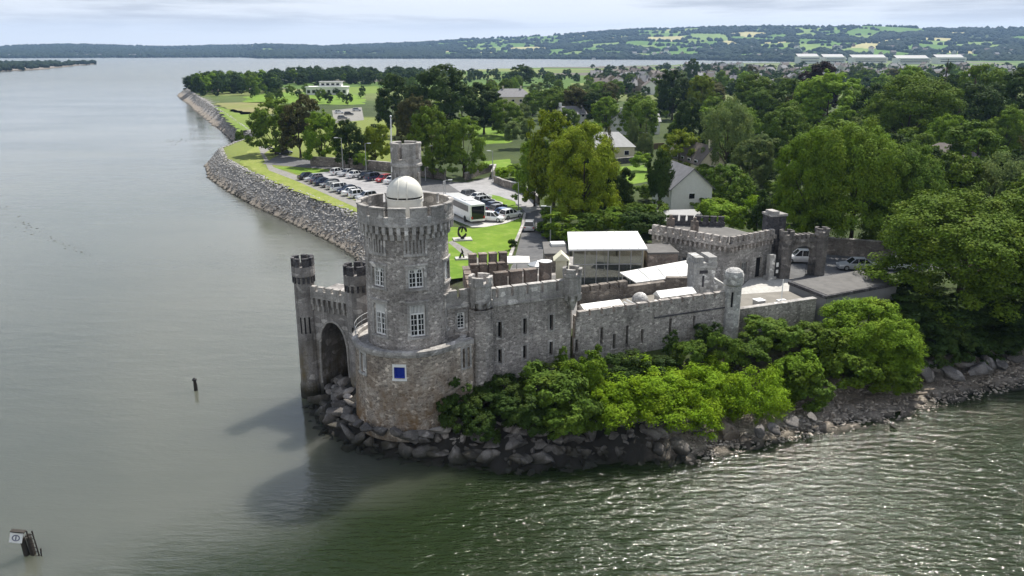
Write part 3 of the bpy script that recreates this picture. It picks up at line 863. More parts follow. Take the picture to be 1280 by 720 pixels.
# --- the long wing
WG = empty('castle_wing', (1, 62, 2.5), 'long grey stone castle wing with battlements and two rows of slit windows above the bank', 'building')
FL, FR, BR, BL = (-2.4, 60.1), (4.9, 63.2), (5.6, 71.0), (-3.9, 69.4)
f, L = flatmap(FL, FR)
hs = []
for u_ in (625, 656, 689):
    Yc = 60.6 + (u_ - 600) * .025; s = (XatY(u_, Yc, 8) - FL[0]) / ((FR[0] - FL[0]) / L)
    hs += [(s - .16, s + .16, 7.8, 9.15), (s - .16, s + .16, 5.6, 6.8)]
mb = MB(); mb.holed(f, [0, L], [1.5, 4, 10.5], hs, .4)
mb.prism([(FL[0] + .1, FL[1] + .6), (FR[0] - .1, FR[1] + .6), BR, BL], 1.5, 10.45); mb.build('wall', M['rubble'], WG)
for h in hs: slit(WG, f, 1, *h)
mb = MB(); mb.seg(FL, FR, -.12, .4, 10.5, 10.68)
mb.seg(FL, FR, -.03, .4, 10.68, 11.15)
for i in range(6):
    a = L * (i + .08) / 6; b = L * (i + .92) / 6
    blk(mb, f, a, b, 11.15, 11.9, -.03, .4); blk(mb, f, a - .04, b + .04, 11.9, 12.0, -.08, .45)
mb.seg(FR, BR, 0, .35, 10.45, 11.9); mb.build('parapet', M['ashlar'], WG)
mb = MB()
def merl(mb, p, q, n, z0, zm, zt, t=.5, gap=.14, cap=True):
    f, L = flatmap(p, q); blk(mb, f, 0, L, z0, zm, 0, t)
    for i in range(n):
        a = L * (i + gap) / n; b = L * (i + 1 - gap) / n
        blk(mb, f, a, b, zm, zt, .01, t - .01)
        if cap: blk(mb, f, a - .04, b + .04, zt, zt + .1, -.05, t + .05)
merl(mb, (-3.9, 68.7), (-.3, 69.6), 4, 10.45, 11.5, 12.55, .6)
merl(mb, (-3.7, 67.3), (-.5, 68.1), 4, 10.45, 11.0, 12.0, .5)
merl(mb, (-3.0, 61.2), (-3.8, 67.2), 4, 10.45, 11.2, 12.0, .5)
merl(mb, (-1.5, 64.2), (2.3, 65.7), 3, 10.45, 10.9, 12.1, .55, .1)
mb.build('roof_battlements', M['brown'], WG)
mb = MB(); mb.lathe((2.85, 66.0, 0), [(.55, 10.45), (.55, 12.6), (.6, 12.62), (.6, 12.75)], 14, cap=True); mb.lathe((-1.9, 62.9, 0), [(.32, 10.45), (.32, 11.6), (.2, 11.8)], 12)
mb.build('chimney', M['brown'], WG)
mb = MB(); mb.lathe((2.85, 66.0, 12.76), [(.58, 0), (.58, .05)], 14); mb.build('chimney_cap', M['white'], WG.children[-1])
mb = MB(); mb.box((4.3, 67.6, 11.5), (.9, .9, 2.1)); mb.add([(3.6, 66.9, 12.55), (5.0, 66.9, 12.55), (4.3, 66.9, 13.2), (3.6, 68.4, 12.55), (5.0, 68.4, 12.55), (4.3, 68.4, 13.2)], [(0, 1, 2), (4, 3, 5), (0, 2, 5, 3), (2, 1, 4, 5), (1, 0, 3, 4)])
mb.build('dormer', M['cream'], WG)
mb = MB(); mb.prism([(-2, 61.2), (4.8, 64.2), (5.2, 70), (-3.4, 68.4)], 10.46, 10.5); mb.build('roof', M['felt'], WG)
CTU = empty('corner_turret', (-2.5, 59.9, 2.0), 'grey octagonal corner turret rising full height between the keep and the long wing', 'turret')
mb = MB(); c = (-2.45, 59.95); n = 8
mb.lathe((*c, 0), [(1.12, 1.5), (1.08, 6), (1.0, 10.6)], 8, cap=False, a0=pi / 8, a1=2 * pi + pi / 8); mb.build('shaft', M['rubble'], CTU)
bartizan(CTU, c, .92, 10.3, 11.1, 13.2)
BZ = empty('wall_turret', (4.95, 63.1, 9.5), 'small grey corbelled turret at the right end of the long wing', 'turret')
bartizan(BZ, (4.95, 63.1), .78, 9.4, 10.7, 13.0)

# --- lower terrace wall running right, with its roofs behind
CW = empty('curtain_wall', (12, 66.4, 2.5), 'long pale grey rubble curtain wall with low crenels and arrow slits above the shrubs', 'wall')
P0, P1 = (5.5, 63.55), (19.4, 69.5); f, L = flatmap(P0, P1)
hs = []
for u_, v0, v1 in ((721, 424, 440), (752, 409, 430), (768, 417, 436), (784, 407, 432), (803, 411, 428), (838, 398, 418), (868, 395, 410)):
    Yc = 63.6 + (u_ - 722) * .031; s = (XatY(u_, Yc, 7) - P0[0]) / ((P1[0] - P0[0]) / L)
    hs.append((s - .13, s + .13, ZatY(v1, Yc), ZatY(v0, Yc)))
mb = MB(); mb.holed(f, [0, 3, 6, 9, L], [1.5, 8.3], hs, .4)
mb.seg(P0, P1, .45, .9, 1.5, 8.3); mb.seg(P0, P1, 0, .9, 8.3, 8.55)
mb.build('wall', M['rubble'], CW)
for h in hs: slit(CW, f, 1, *h, surround='rubble')
mb = MB(); ncr = 13
for i in range(ncr):
    blk(mb, f, L * (i + .09) / ncr, L * (i + .91) / ncr, 8.55, 9.0, 0.01, .5)
mb.build('battlement', M['rubble'], CW)
mb = MB(); blk(mb, f, L * .5, L, 7.45, 7.58, -.08, .05); mb.build('string_course', M['dark'], CW)
TR = empty('terrace_roof', (12, 69, 4.5), 'flat grey terrace roof behind the curtain wall carrying white skylights', 'roof')
mb = MB(); mb.prism([(5.8, 64.8), (19.0, 70.4), (17.5, 73.0), (14.6, 73.8), (6.4, 70.0)], 4.5, 7.6); mb.build('roof', M['deck'], TR)
def skylight(p, q, w, z, lab, h=.55):
    e = empty('skylight', ((p[0] + q[0]) / 2, (p[1] + q[1]) / 2, 7.6), lab, 'skylight', 'white skylights on the terrace roof')
    fm, L = flatmap(p, q); mb = MB(); blk(mb, fm, 0.1, L - .1, 7.6, z, .1, w - .1); mb.build('kerb', M['metal'], e)
    mb = MB(); v = [fm(0, z, 0), fm(L, z, 0), fm(L, z + h, w * .6), fm(0, z + h, w * .6), fm(L, z, w), fm(0, z, w)]
    mb.add(v, [(0, 1, 2, 3), (3, 2, 4, 5), (1, 4, 2), (0, 3, 5), (5, 4, 1, 0)]); mb.build('glazing', M['roofwhite'], e)
    mb = MB()
    for i in range(1, 5): blk(mb, fm, L * i / 5 - .03, L * i / 5 + .03, z + h * .1, z + h * .12, 0, w)
skylight((6.3, 65.6), (9.9, 67.1), 1.5, 8.45, 'long white pitched skylight behind the curtain wall nearest the long wing', .35)
skylight((13.4, 68.9), (17.0, 70.4), 1.3, 8.6, 'long white pitched skylight beside the pale square tower', .45)
mb = MB(); mb.lathe((11.6, 69.2, 7.6), [(.75, 0), (.75, .7), (.7, .95), (.5, 1.25), (.25, 1.4), (.02, 1.45)], 20)
setp(mb.build('vent_dome', M['pale'], None, True, at=(11.6, 69.2, 7.6)), 'round pale domed vent between the two white skylights', 'vent')
mb = MB(); mb.tube([(9.9, 67.6, 8.6), (11.3, 67.9, 7.9)], .12, 6); mb.tube([(10.2, 68.1, 8.7), (11.4, 68.3, 8.0)], .08, 6)
setp(mb.build('duct', M['white'], None, at=(10.5, 67.8, 7.8)), 'white sloping duct beside the domed vent', 'duct')
BW = empty('court_wall', (10, 72, 4.5), 'rough brown-grey stone wall behind the terrace roof in front of the glass pavilion', 'wall')
mb = MB(); mb.seg((6.3, 70.4), (14.9, 74.2), 0, .6, 4.5, 8.6); mb.seg((14.9, 74.2), (18, 74.0), 0, .6, 4.5, 9.0)
merl(mb, (6.3, 70.4), (11.0, 72.48), 5, 8.6, 8.62, 9.15, .6, .08, False); 
mb.build('wall', M['wall'], BW)
PTW = empty('pale_tower', (18.0, 73.4, 4.5), 'weathered whitish square tower with two battlement blocks behind the curtain wall', 'tower')
mb = MB(); mb.box((18.0, 73.4, 7.7), (2.0, 1.9, 6.4), R(10)); mb.box((18.0, 73.4, 10.7), (2.25, 2.1, .5), R(10)); mb.box((17.35, 73.3, 11.2), (.8, 2.0, .55), R(10)); mb.box((18.65, 73.5, 11.2), (.8, 2.0, .55), R(10))
mb.build('shaft', M['pale'], PTW)
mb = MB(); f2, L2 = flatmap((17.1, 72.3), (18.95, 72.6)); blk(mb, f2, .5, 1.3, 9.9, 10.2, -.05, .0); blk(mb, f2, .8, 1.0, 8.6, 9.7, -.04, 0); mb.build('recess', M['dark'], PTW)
mb = MB(); mb.add([(18.9, 71.6, 4.5), (20.6, 72.2, 4.5), (20.3, 73.8, 4.5), (18.6, 73.2, 4.5), (18.9, 71.6, 9.6), (20.6, 72.2, 8.6), (20.3, 73.8, 8.6), (18.6, 73.2, 9.8)], [(4, 5, 6, 7), (0, 1, 5, 4), (1, 2, 6, 5), (2, 3, 7, 6), (3, 0, 4, 7)])
setp(mb.build('buttress', M['pale'], None, at=(19.6, 72.7, 4.5)), 'low sloping whitish stone buttress at the foot of the pale square tower', 'buttress')
ET = empty('end_turret', (20.1, 69.75, 2), 'pale octagonal turret with a rounded head ending the curtain wall', 'turret')
mb = MB(); mb.lathe((20.1, 69.75, 0), [(.85, 1.5), (.8, 9.6), (.92, 9.75), (.92, 10.5), (.8, 10.9), (.45, 11.15), (.05, 11.2)], 8, cap=False); mb.build('shaft', M['pale'], ET)
mb = MB(); a = atan2(-69.75, -20.1); mb.box((20.1 + .78 * cos(a), 69.75 + .78 * sin(a), 8.4), (.06, .18, 1.4), a); mb.build('slit', M['void'], ET)
RW = empty('retaining_wall', (25, 72, 2), 'grey rubble wall carrying the flat roofed deck above the shrubs', 'wall')
mb = MB(); mb.seg((20.85, 70.2), (29.4, 73.7), 0, .5, 1.5, 7.0); mb.build('wall', M['rubble'], RW)
mb = MB(); mb.seg((20.85, 70.2), (29.4, 73.7), -.06, .55, 7.0, 7.1); mb.build('coping', M['ashlar'], RW)
DK = empty('deck_roof', (25, 74.5, 4.5), 'flat brown-grey roof deck with vent boxes behind the retaining wall', 'roof')
mb = MB(); mb.prism([(20.7, 70.75), (29.1, 74.15), (28.1, 77.9), (20.2, 76.2)], 4.5, 6.55); mb.build('roof', M['deck'], DK)
for x, y, lab in ((21.6, 74.2, 'white vent box at the left rear of the flat roof deck'), (23.6, 72.9, 'white vent box near the middle of the flat roof deck')):
    e = empty('vent_box', (x, y, 6.55), lab, 'vent'); mb = MB(); mb.box((x, y, 6.85), (.85, .8, .6), R(22)); mb.build('case', M['metal'], e)
    mb = MB(); mb.box((x, y, 7.18), (.95, .9, .06), R(22)); mb.build('lid', M['white'], e)
e = empty('roof_mast', (26.1, 74.0, 6.55), 'thin white mast on a white footing on the roof deck', 'mast')
mb = MB(); mb.tube([(26.1, 74, 6.55), (26.1, 74, 8.9)], .05, 6); mb.build('pole', M['white'], e); mb = MB(); mb.box((26.1, 74, 6.7), (.9, .4, .3), .3); mb.build('footing', M['white'], e)

FB = empty('flat_roof_annexe', (33, 78, 4.5), 'low modern annexe with a big grey flat roof beside the overhanging tree', 'building')
Q = [(30.3, 73.6), (39.2, 78.2), (37.4, 82.9), (28.4, 78.6)]
mb = MB(); mb.prism(Q, 1.5, 7.05); mb.build('wall', plain('grey_render', (.20, .20, .205), .85, .15, .8), FB)
cx, cy = sum(p[0] for p in Q) / 4, sum(p[1] for p in Q) / 4
Q2 = [(cx + (x - cx) * 1.03, cy + (y - cy) * 1.03) for x, y in Q]; Q3 = [(cx + (x - cx) * .95, cy + (y - cy) * .95) for x, y in Q]
mb = MB(); mb.prism(Q2, 7.05, 7.35); mb.build('fascia', M['dark'], FB)
mb = MB(); mb.prism(Q3, 7.35, 7.38); mb.build('roof', M['felt'], FB)

# --- water gate
GL, GR = (-18.1, 66.9), (-12.95, 64.3)
WGt = empty('water_gate', (-15.5, 65.6, 0), 'grey stone water gate with a deep pointed arch between two round turrets at the left', 'gate')
f, L = flatmap(GL, GR)
a0_, a1_ = 1.35, 4.35; spr, crown = 5.2, 7.35; TH = .95
def archz(s):
    t = abs((s - a0_) / (a1_ - a0_) * 2 - 1); return spr + (crown - spr) * (1 - t ** 2.2) ** .62
mb = MB()
for sgn, (i0, i1) in enumerate(((0, TH),)):
    blk(mb, f, 0.3, a0_, -1, 9.55, 0, TH); blk(mb, f, a1_, L - .3, -1, 9.55, 0, TH)
    n = 14
    for k in range(n):
        sa, sb = a0_ + (a1_ - a0_) * k / n, a0_ + (a1_ - a0_) * (k + 1) / n; za, zb = archz(sa), archz(sb)
        v = [f(sa, za, 0), f(sb, zb, 0), f(sb, 9.55, 0), f(sa, 9.55, 0), f(sa, za, TH), f(sb, zb, TH), f(sb, 9.55, TH), f(sa, 9.55, TH)]
        mb.add(v, [(0, 1, 2, 3), (5, 4, 7, 6), (1, 0, 4, 5)])
# recess behind: side walls, vault, back wall with a smaller arch
DB = 3.6
blk(mb, f, .2, a0_ - .1, -1, 9.5, TH, DB + .6); blk(mb, f, a1_ + .1, L - .2, -1, 9.5, TH, DB + .6)
blk(mb, f, a0_ - .1, a1_ + .1, 7.2, 9.5, TH, DB + .6)
b0, b1 = 2.75, 4.05
blk(mb, f, a0_ - .1, b0, -1, 7.2, DB, DB + .6); blk(mb, f, b1, a1_ + .1, -1, 7.2, DB, DB + .6); blk(mb, f, b0, b1, 5.0, 7.2, DB, DB + .6)
blk(mb, f, b0, b1, -1, 5.0, DB + .5, DB + .6)
mb.build('arch_wall', M['ashlar_low'], WGt)
mb = MB()
pts = [f(a0_ + (a1_ - a0_) * k / 20, archz(a0_ + (a1_ - a0_) * k / 20) + .12, -.04) for k in range(21)]
pts = [f(a0_ - .1, 1.5, -.04)] + pts + [f(a1_ + .1, 1.5, -.04)]
mb.tube(pts, .11, 6); mb.build('arch_moulding', M['ashlar'], WGt)
mb = MB(); pts = [f(b0 - .08, .8, DB - .02)] + [f(b0 + (b1 - b0) * k / 8, 3.9 + 1.2 * sqrt(max(0, 1 - (k / 4 - 1) ** 2)), DB - .02) for k in range(9)] + [f(b1 + .08, .8, DB - .02)]
mb.tube(pts, .13, 6); mb.build('inner_moulding', M['ashlar'], WGt)
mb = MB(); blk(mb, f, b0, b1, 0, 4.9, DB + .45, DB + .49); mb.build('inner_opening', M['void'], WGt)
mb = MB(); blk(mb, f, .6, L - .6, 9.45, 9.6, -.3, 1.2); blk(mb, f, .6, L - .6, 9.6, 10.1, -.28, .1)
for k in range(5): 
    sa = .75 + (L - 1.5) * k / 5; blk(mb, f, sa + .06, sa + (L - 1.5) / 5 - .22, 10.1, 10.5, -.28, .1)
for k in range(8):
    sa = .95 + (L - 1.9) * k / 7; blk(mb, f, sa - .09, sa + .09, 8.3, 8.85, -.16, 0); blk(mb, f, sa - .12, sa + .12, 8.85, 9.45, -.28, 0)
mb.build('parapet', M['ashlar'], WGt)
for c, rr in ((GL, .92), (GR, 1.03)):
    mb = MB(); mb.lathe((*c, 0), [(rr * 1.12, -1), (rr * 1.1, 1.2), (rr, 1.6), (rr * .95, 11.2), (rr * 1.08, 11.35), (rr * 1.08, 12.2), (rr * .75, 12.2), (rr * .75, 12.0), (0.02, 12.0)], 20, cap=False)
    mb.build('turret', M['ashlar_low'], WGt)
    t = WGt.children[-1]
    mb = MB(); nm = 7
    for i in range(nm):
        a = 2 * pi * i / nm + .3; mb.arc(c, rr * .76, rr * 1.07, 12.2, 12.95, a + .13, a + 2 * pi / nm - .13, 3)
    mb.build('battlement', M['dark'], t); mb = MB()
    for i in range(14):
        a = 2 * pi * i / 14; mb.arc(c, rr * .95, rr * 1.07, 10.75, 11.35, a - .09, a + .09, 1)
    mb.build('corbel_ring', M['dark'], t)
    mb = MB()
    for a in (-.2, .22, -.62): 
        aa = atan2(-c[1], -c[0]) + a; mb.arc(c, rr * .9, rr * 1.0, 6.2, 7.7, aa - .07, aa + .07, 1)
    mb.build('slit', M['void'], t)

# --- courtyard buildings
def frame_glass(name):
    m, g = newmat(name)
    t = g.n('ShaderNodeBsdfTransparent', i_Color=(.62, .72, .62)); s = g.n('ShaderNodeBsdfGlossy', i_Color=(.9, .9, .9), i_Roughness=.04)
    ms = g.n('ShaderNodeMixShader', i_0=.28); g.link(t.outputs[0], ms.inputs[1]); g.link(s.outputs[0], ms.inputs[2])
    g.link(ms.outputs[0], g.n('ShaderNodeOutputMaterial').inputs[0]); return m
M['clear'] = frame_glass('pavilion_glass')
GP = empty('glass_pavilion', (10.8, 90, 4.5), 'modern glass fronted cafe pavilion under a big white sloping roof in the courtyard', 'pavilion')
mb = MB(); v = [(6.3, 86.3, 8.85), (15.1, 86.7, 8.85), (15.0, 93.6, 9.3), (6.6, 93.2, 9.3)]
mb.add(v + [(x, y, z - .22) for x, y, z in v], [(0, 1, 2, 3), (7, 6, 5, 4), (0, 4, 5, 1), (1, 5, 6, 2), (2, 6, 7, 3), (3, 7, 4, 0)]); mb.build('roof', M['roofwhite'], GP)
for k in range(1, 9):
    mb = MB(); t_ = k / 9; mb.tube([(6.3 + 8.8 * t_, 86.35 + .4 * t_, 8.87), (6.6 + 8.4 * t_, 93.2 + .4 * t_, 9.32)], .035, 4); mb.build('roof_seam', M['metal'], GP)
mb = MB(); mb.tube([(6.3, 86.25, 8.72), (15.1, 86.65, 8.72)], .09, 6); mb.build('gutter', M['metal'], GP)
f, L = flatmap((6.9, 87.0), (14.7, 87.4))
mb = MB(); blk(mb, f, 0, L, 4.5, 8.6, .02, .04); mb.build('glazing', M['clear'], GP)
mb = MB()
for k in range(7): blk(mb, f, L * k / 6 - .05, L * k / 6 + .05, 4.5, 8.62, -.04, .08)
for zc in (6.9, 8.5): blk(mb, f, 0, L, zc - .05, zc + .05, -.03, .07)
mb.build('glazing_frame', M['metal'], GP)
mb = MB(); mb.seg((6.9, 92.8), (14.7, 93), 0, .2, 4.5, 8.9); mb.seg((6.9, 87.05), (6.9, 92.8), -.1, .1, 4.5, 8.6); mb.seg((14.75, 87.4), (14.7, 93), -.1, .1, 4.5, 8.6); mb.build('wall', M['cream'], GP)
mb = MB()
for k in range(5): mb.box((8 + k * 1.5, 89 + (k % 2), 4.9), (.8, .8, .75))
mb.box((11, 91.8, 5.1), (5, .6, 1.1)); mb.build('counter', M['fence'], GP)
SW = empty('service_wing', (16.1, 88.5, 4.5), 'dark flat roofed service block right of the glass pavilion', 'building')
mb = MB(); mb.prism([(15.2, 86.6), (18.6, 86.9), (18.2, 91), (15.2, 90.6)], 4.5, 8.2); mb.build('wall', M['brown'], SW)
mb = MB(); mb.prism([(15.15, 86.5), (18.7, 86.8), (18.3, 91.1), (15.15, 90.7)], 8.2, 8.4); mb.build('roof', M['felt'], SW)
OB = empty('service_block', (5, 90, 4.5), 'grey flat roofed block with a white rooflight left of the glass pavilion', 'building')
mb = MB(); mb.prism([(3.7, 86.6), (6.3, 86.8), (6.3, 92.6), (3.7, 92.2)], 4.5, 8.1); mb.build('wall', M['wall'], OB)
mb = MB(); mb.prism([(3.6, 86.5), (6.4, 86.7), (6.4, 92.7), (3.6, 92.3)], 8.1, 8.3); mb.build('roof', M['felt'], OB)
mb = MB(); mb.box((5.3, 90.6, 8.45), (1.6, 1.5, .3), .1); mb.build('rooflight', M['roofwhite'], OB)
AW = empty('awning', (15.5, 81.5, 4.5), 'large white sloping canopy over the courtyard seats', 'awning')
v = [(11.4, 81.6, 7.5), (12.7, 78.6, 7.25), (19.3, 81.5, 7.3), (19.8, 86.0, 7.75)]
mb = MB(); mb.add(v + [(x, y, z - .1) for x, y, z in v], [(0, 1, 2, 3), (7, 6, 5, 4), (0, 4, 5, 1), (1, 5, 6, 2), (2, 6, 7, 3), (3, 7, 4, 0)]); mb.build('canopy', M['canvas'], AW)
for t_ in (.25, .5, .75):
    mb = MB(); mb.tube([(11.4 + 8.4 * t_, 81.6 + 4.4 * t_, 7.52 + .25 * t_), (12.7 + 6.6 * t_, 78.6 + 2.9 * t_, 7.27 + .05 * t_)], .04, 4); mb.build('canopy_rib', M['metal'], AW)
for x, y, z in v: 
    xx, yy_ = 15.6 + (x - 15.6) * .93, 81.9 + (y - 81.9) * .93
    mb = MB(); mb.tube([(xx, yy_, 4.5), (xx, yy_, 7.3)], .05, 6); mb.build('post', M['metal'], AW)
def parasol(x, y, zt, r, mat, lab, sq=True):
    e = empty('parasol', (x, y, 4.5), lab, 'parasol'); mb = MB()
    n = 4 if sq else 10; a0 = pi / 4 if sq else 0
    mb.lathe((x, y, zt), [(r, -.45), (r, -.3), (r * .5, -.1), (.03, .12)], n, cap=False, a0=a0, a1=2 * pi + a0); mb.build('canopy', M[mat], e)
    mb = MB(); mb.tube([(x, y, 4.5), (x, y, zt)], .04, 6); mb.build('pole', M['metal'], e)
    mb = MB(); mb.lathe((x, y, 4.5), [(.4, 0), (.4, .1), (.05, .15)], 10); mb.build('base', M['metal'], e)
parasol(.55, 89.8, 7.1, 2.1, 'canvas', 'square white parasol in the courtyard behind the long wing')
parasol(2.9, 88.0, 7.0, 1.15, 'metal', 'round grey parasol beside the square white parasol', False)

# --- gatehouse with machicolated battlements
GH = empty('gatehouse', (24, 90, 4.5), 'low grey gatehouse with projecting battlements on two sides behind the courtyard', 'building')
gl, gc, gr = (16.8, 93.6), (24.2, 86.8), (30.4, 91.2)
poly = [gl, gc, gr, (26.6, 98), (20, 99)]
fL, LL = flatmap(gl, gc); fR, LR = flatmap(gc, gr)
hL = [(4.2, 5.2, 5.6, 6.9)]; hR = [(2.4, 3.3, 5.4, 6.8), (5.0, 6.0, 4.6, 7.0)]
mb = MB(); mb.holed(fL, [0, LL], [4.4, 8.9], hL, .35); mb.holed(fR, [0, LR], [4.4, 8.9], hR, .35)
gcx, gcy = 23.6, 93.5
mb.prism([(gcx + (x - gcx) * .93, gcy + (y - gcy) * .93) for x, y in poly], 4.4, 8.85); mb.seg(gr, (26.6, 98), 0, .3, 4.4, 8.9); mb.seg((20, 99), gl, 0, .3, 4.4, 8.9)
mb.build('wall', stone('gatehouse_stone', (.22, .21, .20), (.38, .365, .35), (.36, .345, .33), 3.4, .45, None, 1.6, .5, .3), GH)
for h in hL: window(GH, fL, 1, *h, lights=2, rows=2, mat='metal', hood=False, inset=.15)
for h in hR[:1]: window(GH, fR, 1, *h, lights=2, rows=2, mat='metal', hood=False, inset=.15)
mb = MB(); blk(mb, fR, 5.0, 6.0, 4.5, 7.0, .2, .26); mb.build('door', M['void'], GH)
mb = MB()
for f, L in ((fL, LL), (fR, LR)):
    nm = int(L / .62)
    for k in range(nm):
        a = L * (k + .5) / nm; blk(mb, f, a - .13, a + .13, 8.4, 9.0, -.36, .02)
    blk(mb, f, -.3, L + .3, 9.0, 9.45, -.40, .1)
    nm = int(L / .95)
    for k in range(nm):
        a = L * (k + .16) / nm; b = L * (k + .84) / nm; blk(mb, f, a, b, 9.45, 10.15, -.40, .1)
mb.build('parapet', M['rubble'], GH)
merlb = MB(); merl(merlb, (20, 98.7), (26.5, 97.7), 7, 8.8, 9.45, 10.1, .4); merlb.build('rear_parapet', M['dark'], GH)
mb = MB(); mb.prism([(gcx + (x - gcx) * .95, gcy + (y - gcy) * .95) for x, y in poly], 8.86, 8.95); mb.build('roof', M['felt'], GH)
for x, y in ((19.4, 96), (22.0, 94.5)):
    mb = MB(); mb.box((x, y, 9.6), (.7, .7, 1.5), .4); mb.lathe((x, y, 10.35), [(.2, 0), (.2, .4), (.14, .45)], 8); mb.build('chimney', M['brown'], GH)
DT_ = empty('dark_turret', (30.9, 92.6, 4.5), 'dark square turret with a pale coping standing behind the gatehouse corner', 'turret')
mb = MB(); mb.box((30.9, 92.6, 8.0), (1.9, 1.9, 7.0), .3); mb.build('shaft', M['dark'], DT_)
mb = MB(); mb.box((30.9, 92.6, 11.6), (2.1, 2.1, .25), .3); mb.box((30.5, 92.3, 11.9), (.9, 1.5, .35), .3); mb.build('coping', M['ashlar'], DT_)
GA = empty('gate_arch', (34, 91, 4.5), 'ornamental grey battlemented gateway with two slender towers at the castle entrance', 'gate')
ga, gb = (31.7, 90.2), (36.3, 91.6); f, L = flatmap(ga, gb)
for c in (ga, gb):
    mb = MB(); mb.lathe((*c, 0), [(.85, 4.4), (.78, 5.2), (.72, 9.0), (.86, 9.3), (.86, 9.7), (.6, 9.7), (.02, 9.6)], 8, cap=False)
    for i in range(4): mb.arc(c, .58, .86, 9.7, 10.15, 2 * pi * i / 4 + .25, 2 * pi * i / 4 + pi / 2 - .25, 2)
    for i in range(8): 
        a = pi / 8 * 2 * i; mb.arc(c, .66, .80, 5.2, 8.8, a - .08, a + .08, 1)
    mb.build('turret', M['gate'], GA)
mb = MB(); n = 10; A_, B_ = .95, L - .95
for k in range(n):
    sa, sb = A_ + (B_ - A_) * k / n, A_ + (B_ - A_) * (k + 1) / n
    za, zb = [7.2 + .9 * sqrt(max(0, 1 - ((x - A_) / (B_ - A_) * 2 - 1) ** 2)) for x in (sa, sb)]
    v = [f(sa, za, 0), f(sb, zb, 0), f(sb, 8.6, 0), f(sa, 8.6, 0), f(sa, za, .7), f(sb, zb, .7), f(sb, 8.6, .7), f(sa, 8.6, .7)]
    mb.add(v, [(0, 1, 2, 3), (5, 4, 7, 6), (1, 0, 4, 5)])
blk(mb, f, .7, A_, 4.4, 8.6, 0, .7); blk(mb, f, B_, L - .7, 4.4, 8.6, 0, .7)
blk(mb, f, .6, L - .6, 8.6, 9.0, -.15, .85)
for k in range(5): blk(mb, f, .8 + k * .63, .8 + k * .63 + .4, 9.0, 9.5, -.15, .85)
mb.build('arch', M['gate'], GA)
for c in (ga, gb):
    pass
GPR = empty('sunlit_sliver', (29.9, 89.4, 4.5), 'pale stand-in for a sunlit wall pier with a black notice board beside the gateway', 'sliver')  # added pale block, its colour stands for a sunlit wall edge
mb = MB(); mb.box((29.9, 89.4, 6.0), (.7, .6, 3.0), .3); mb.box((29.9, 89.4, 4.7), (1.1, 1.0, .4), .3); mb.build('sliver', M['pale'], GPR)
mb = MB(); mb.box((30.65, 89.3, 5.9), (.6, .08, 2.2), .3); mb.build('notice_board', M['black'], GPR)
mb = MB(); mb.box((30.63, 89.24, 6.3), (.3, .03, .5), .3); mb.build('notice', M['white'], GPR); mb = MB(); mb.box((30.65, 89.24, 5.5), (.3, .03, .4), .3); mb.build('notice', M['white'], GPR)
IG = empty('iron_gate', (35.1, 90.7, 4.5), 'dark iron gate leaf standing open against the right gate tower', 'gate')
mb = MB()
for k in range(7): mb.tube([(34.4 + k * .18, 90.4 + k * .05, 4.6), (34.4 + k * .18, 90.4 + k * .05, 6.2)], .03, 5)
for zz_ in (4.8, 6.0): mb.tube([(34.35, 90.4, zz_), (35.55, 90.7, zz_)], .035, 5)
mb.build('leaf', M['black'], IG)
# ------------------------------------------------------------------ trees and shrubs
def unit_dirs(rng, n, zmin=-1.):
    z = rng.uniform(zmin, 1, n); a = rng.uniform(0, 2 * pi, n); q = np.sqrt(1 - z * z)
    return np.stack([q * np.cos(a), q * np.sin(a), z], 1)


def crown_geo(blobs, nclump, nleaf, lsize, seed, crad=.30, aspect=.62, droop=0., zmin=-.55):
    """leaf clumps spread over the blobs' surfaces; each leaf one rhomb, turned outward"""
    rng = np.random.RandomState(seed); blobs = np.asarray(blobs, float)
    C, Rr = blobs[:, :3], blobs[:, 3:6]; wgt = Rr.mean(1) ** 2; wgt /= wgt.sum()
    bi = rng.choice(len(blobs), nclump, p=wgt)
    d = unit_dirs(rng, nclump, zmin)
    cp = C[bi] + d * Rr[bi] * rng.uniform(.70, 1.02, (nclump, 1))
    inside = np.zeros(nclump, bool)
    for k in range(len(blobs)): inside |= ((((cp - C[k]) / (Rr[k] * .72)) ** 2).sum(1) < 1) & (bi != k)
    cp, d, bi = cp[~inside], d[~inside], bi[~inside]; n = len(cp)
    cr = Rr[bi].mean(1) * rng.uniform(crad * .7, crad * 1.3, n)
    per = np.maximum(6, (nleaf / n * (cr / cr.mean()) ** 2)).astype(int)
    li = np.repeat(np.arange(n), per); m = len(li)
    ld = unit_dirs(rng, m); 
    P = cp[li] + ld * cr[li][:, None] * rng.uniform(.42, 1.2, (m, 1)) * np.array([1, 1, .8])
    if droop: P[:, 2] -= droop * rng.rand(m) ** 2 * cr[li]
    N = ld * .75 + d[li] * .55 + rng.normal(0, .38, (m, 3)) + np.array([0, 0, .28]); N /= np.linalg.norm(N, axis=1)[:, None]
    T = np.cross(N, unit_dirs(rng, m)); T /= np.linalg.norm(T, axis=1)[:, None] + 1e-9
    B = np.cross(N, T); s = lsize * rng.uniform(.6, 1.35, (m, 1))
    V = np.stack([P - T * s, P - B * s * aspect + N * s * .12, P + T * s, P + B * s * aspect + N * s * .12], 1)
    return V.reshape(-1, 3), np.arange(m * 4).reshape(-1, 4)


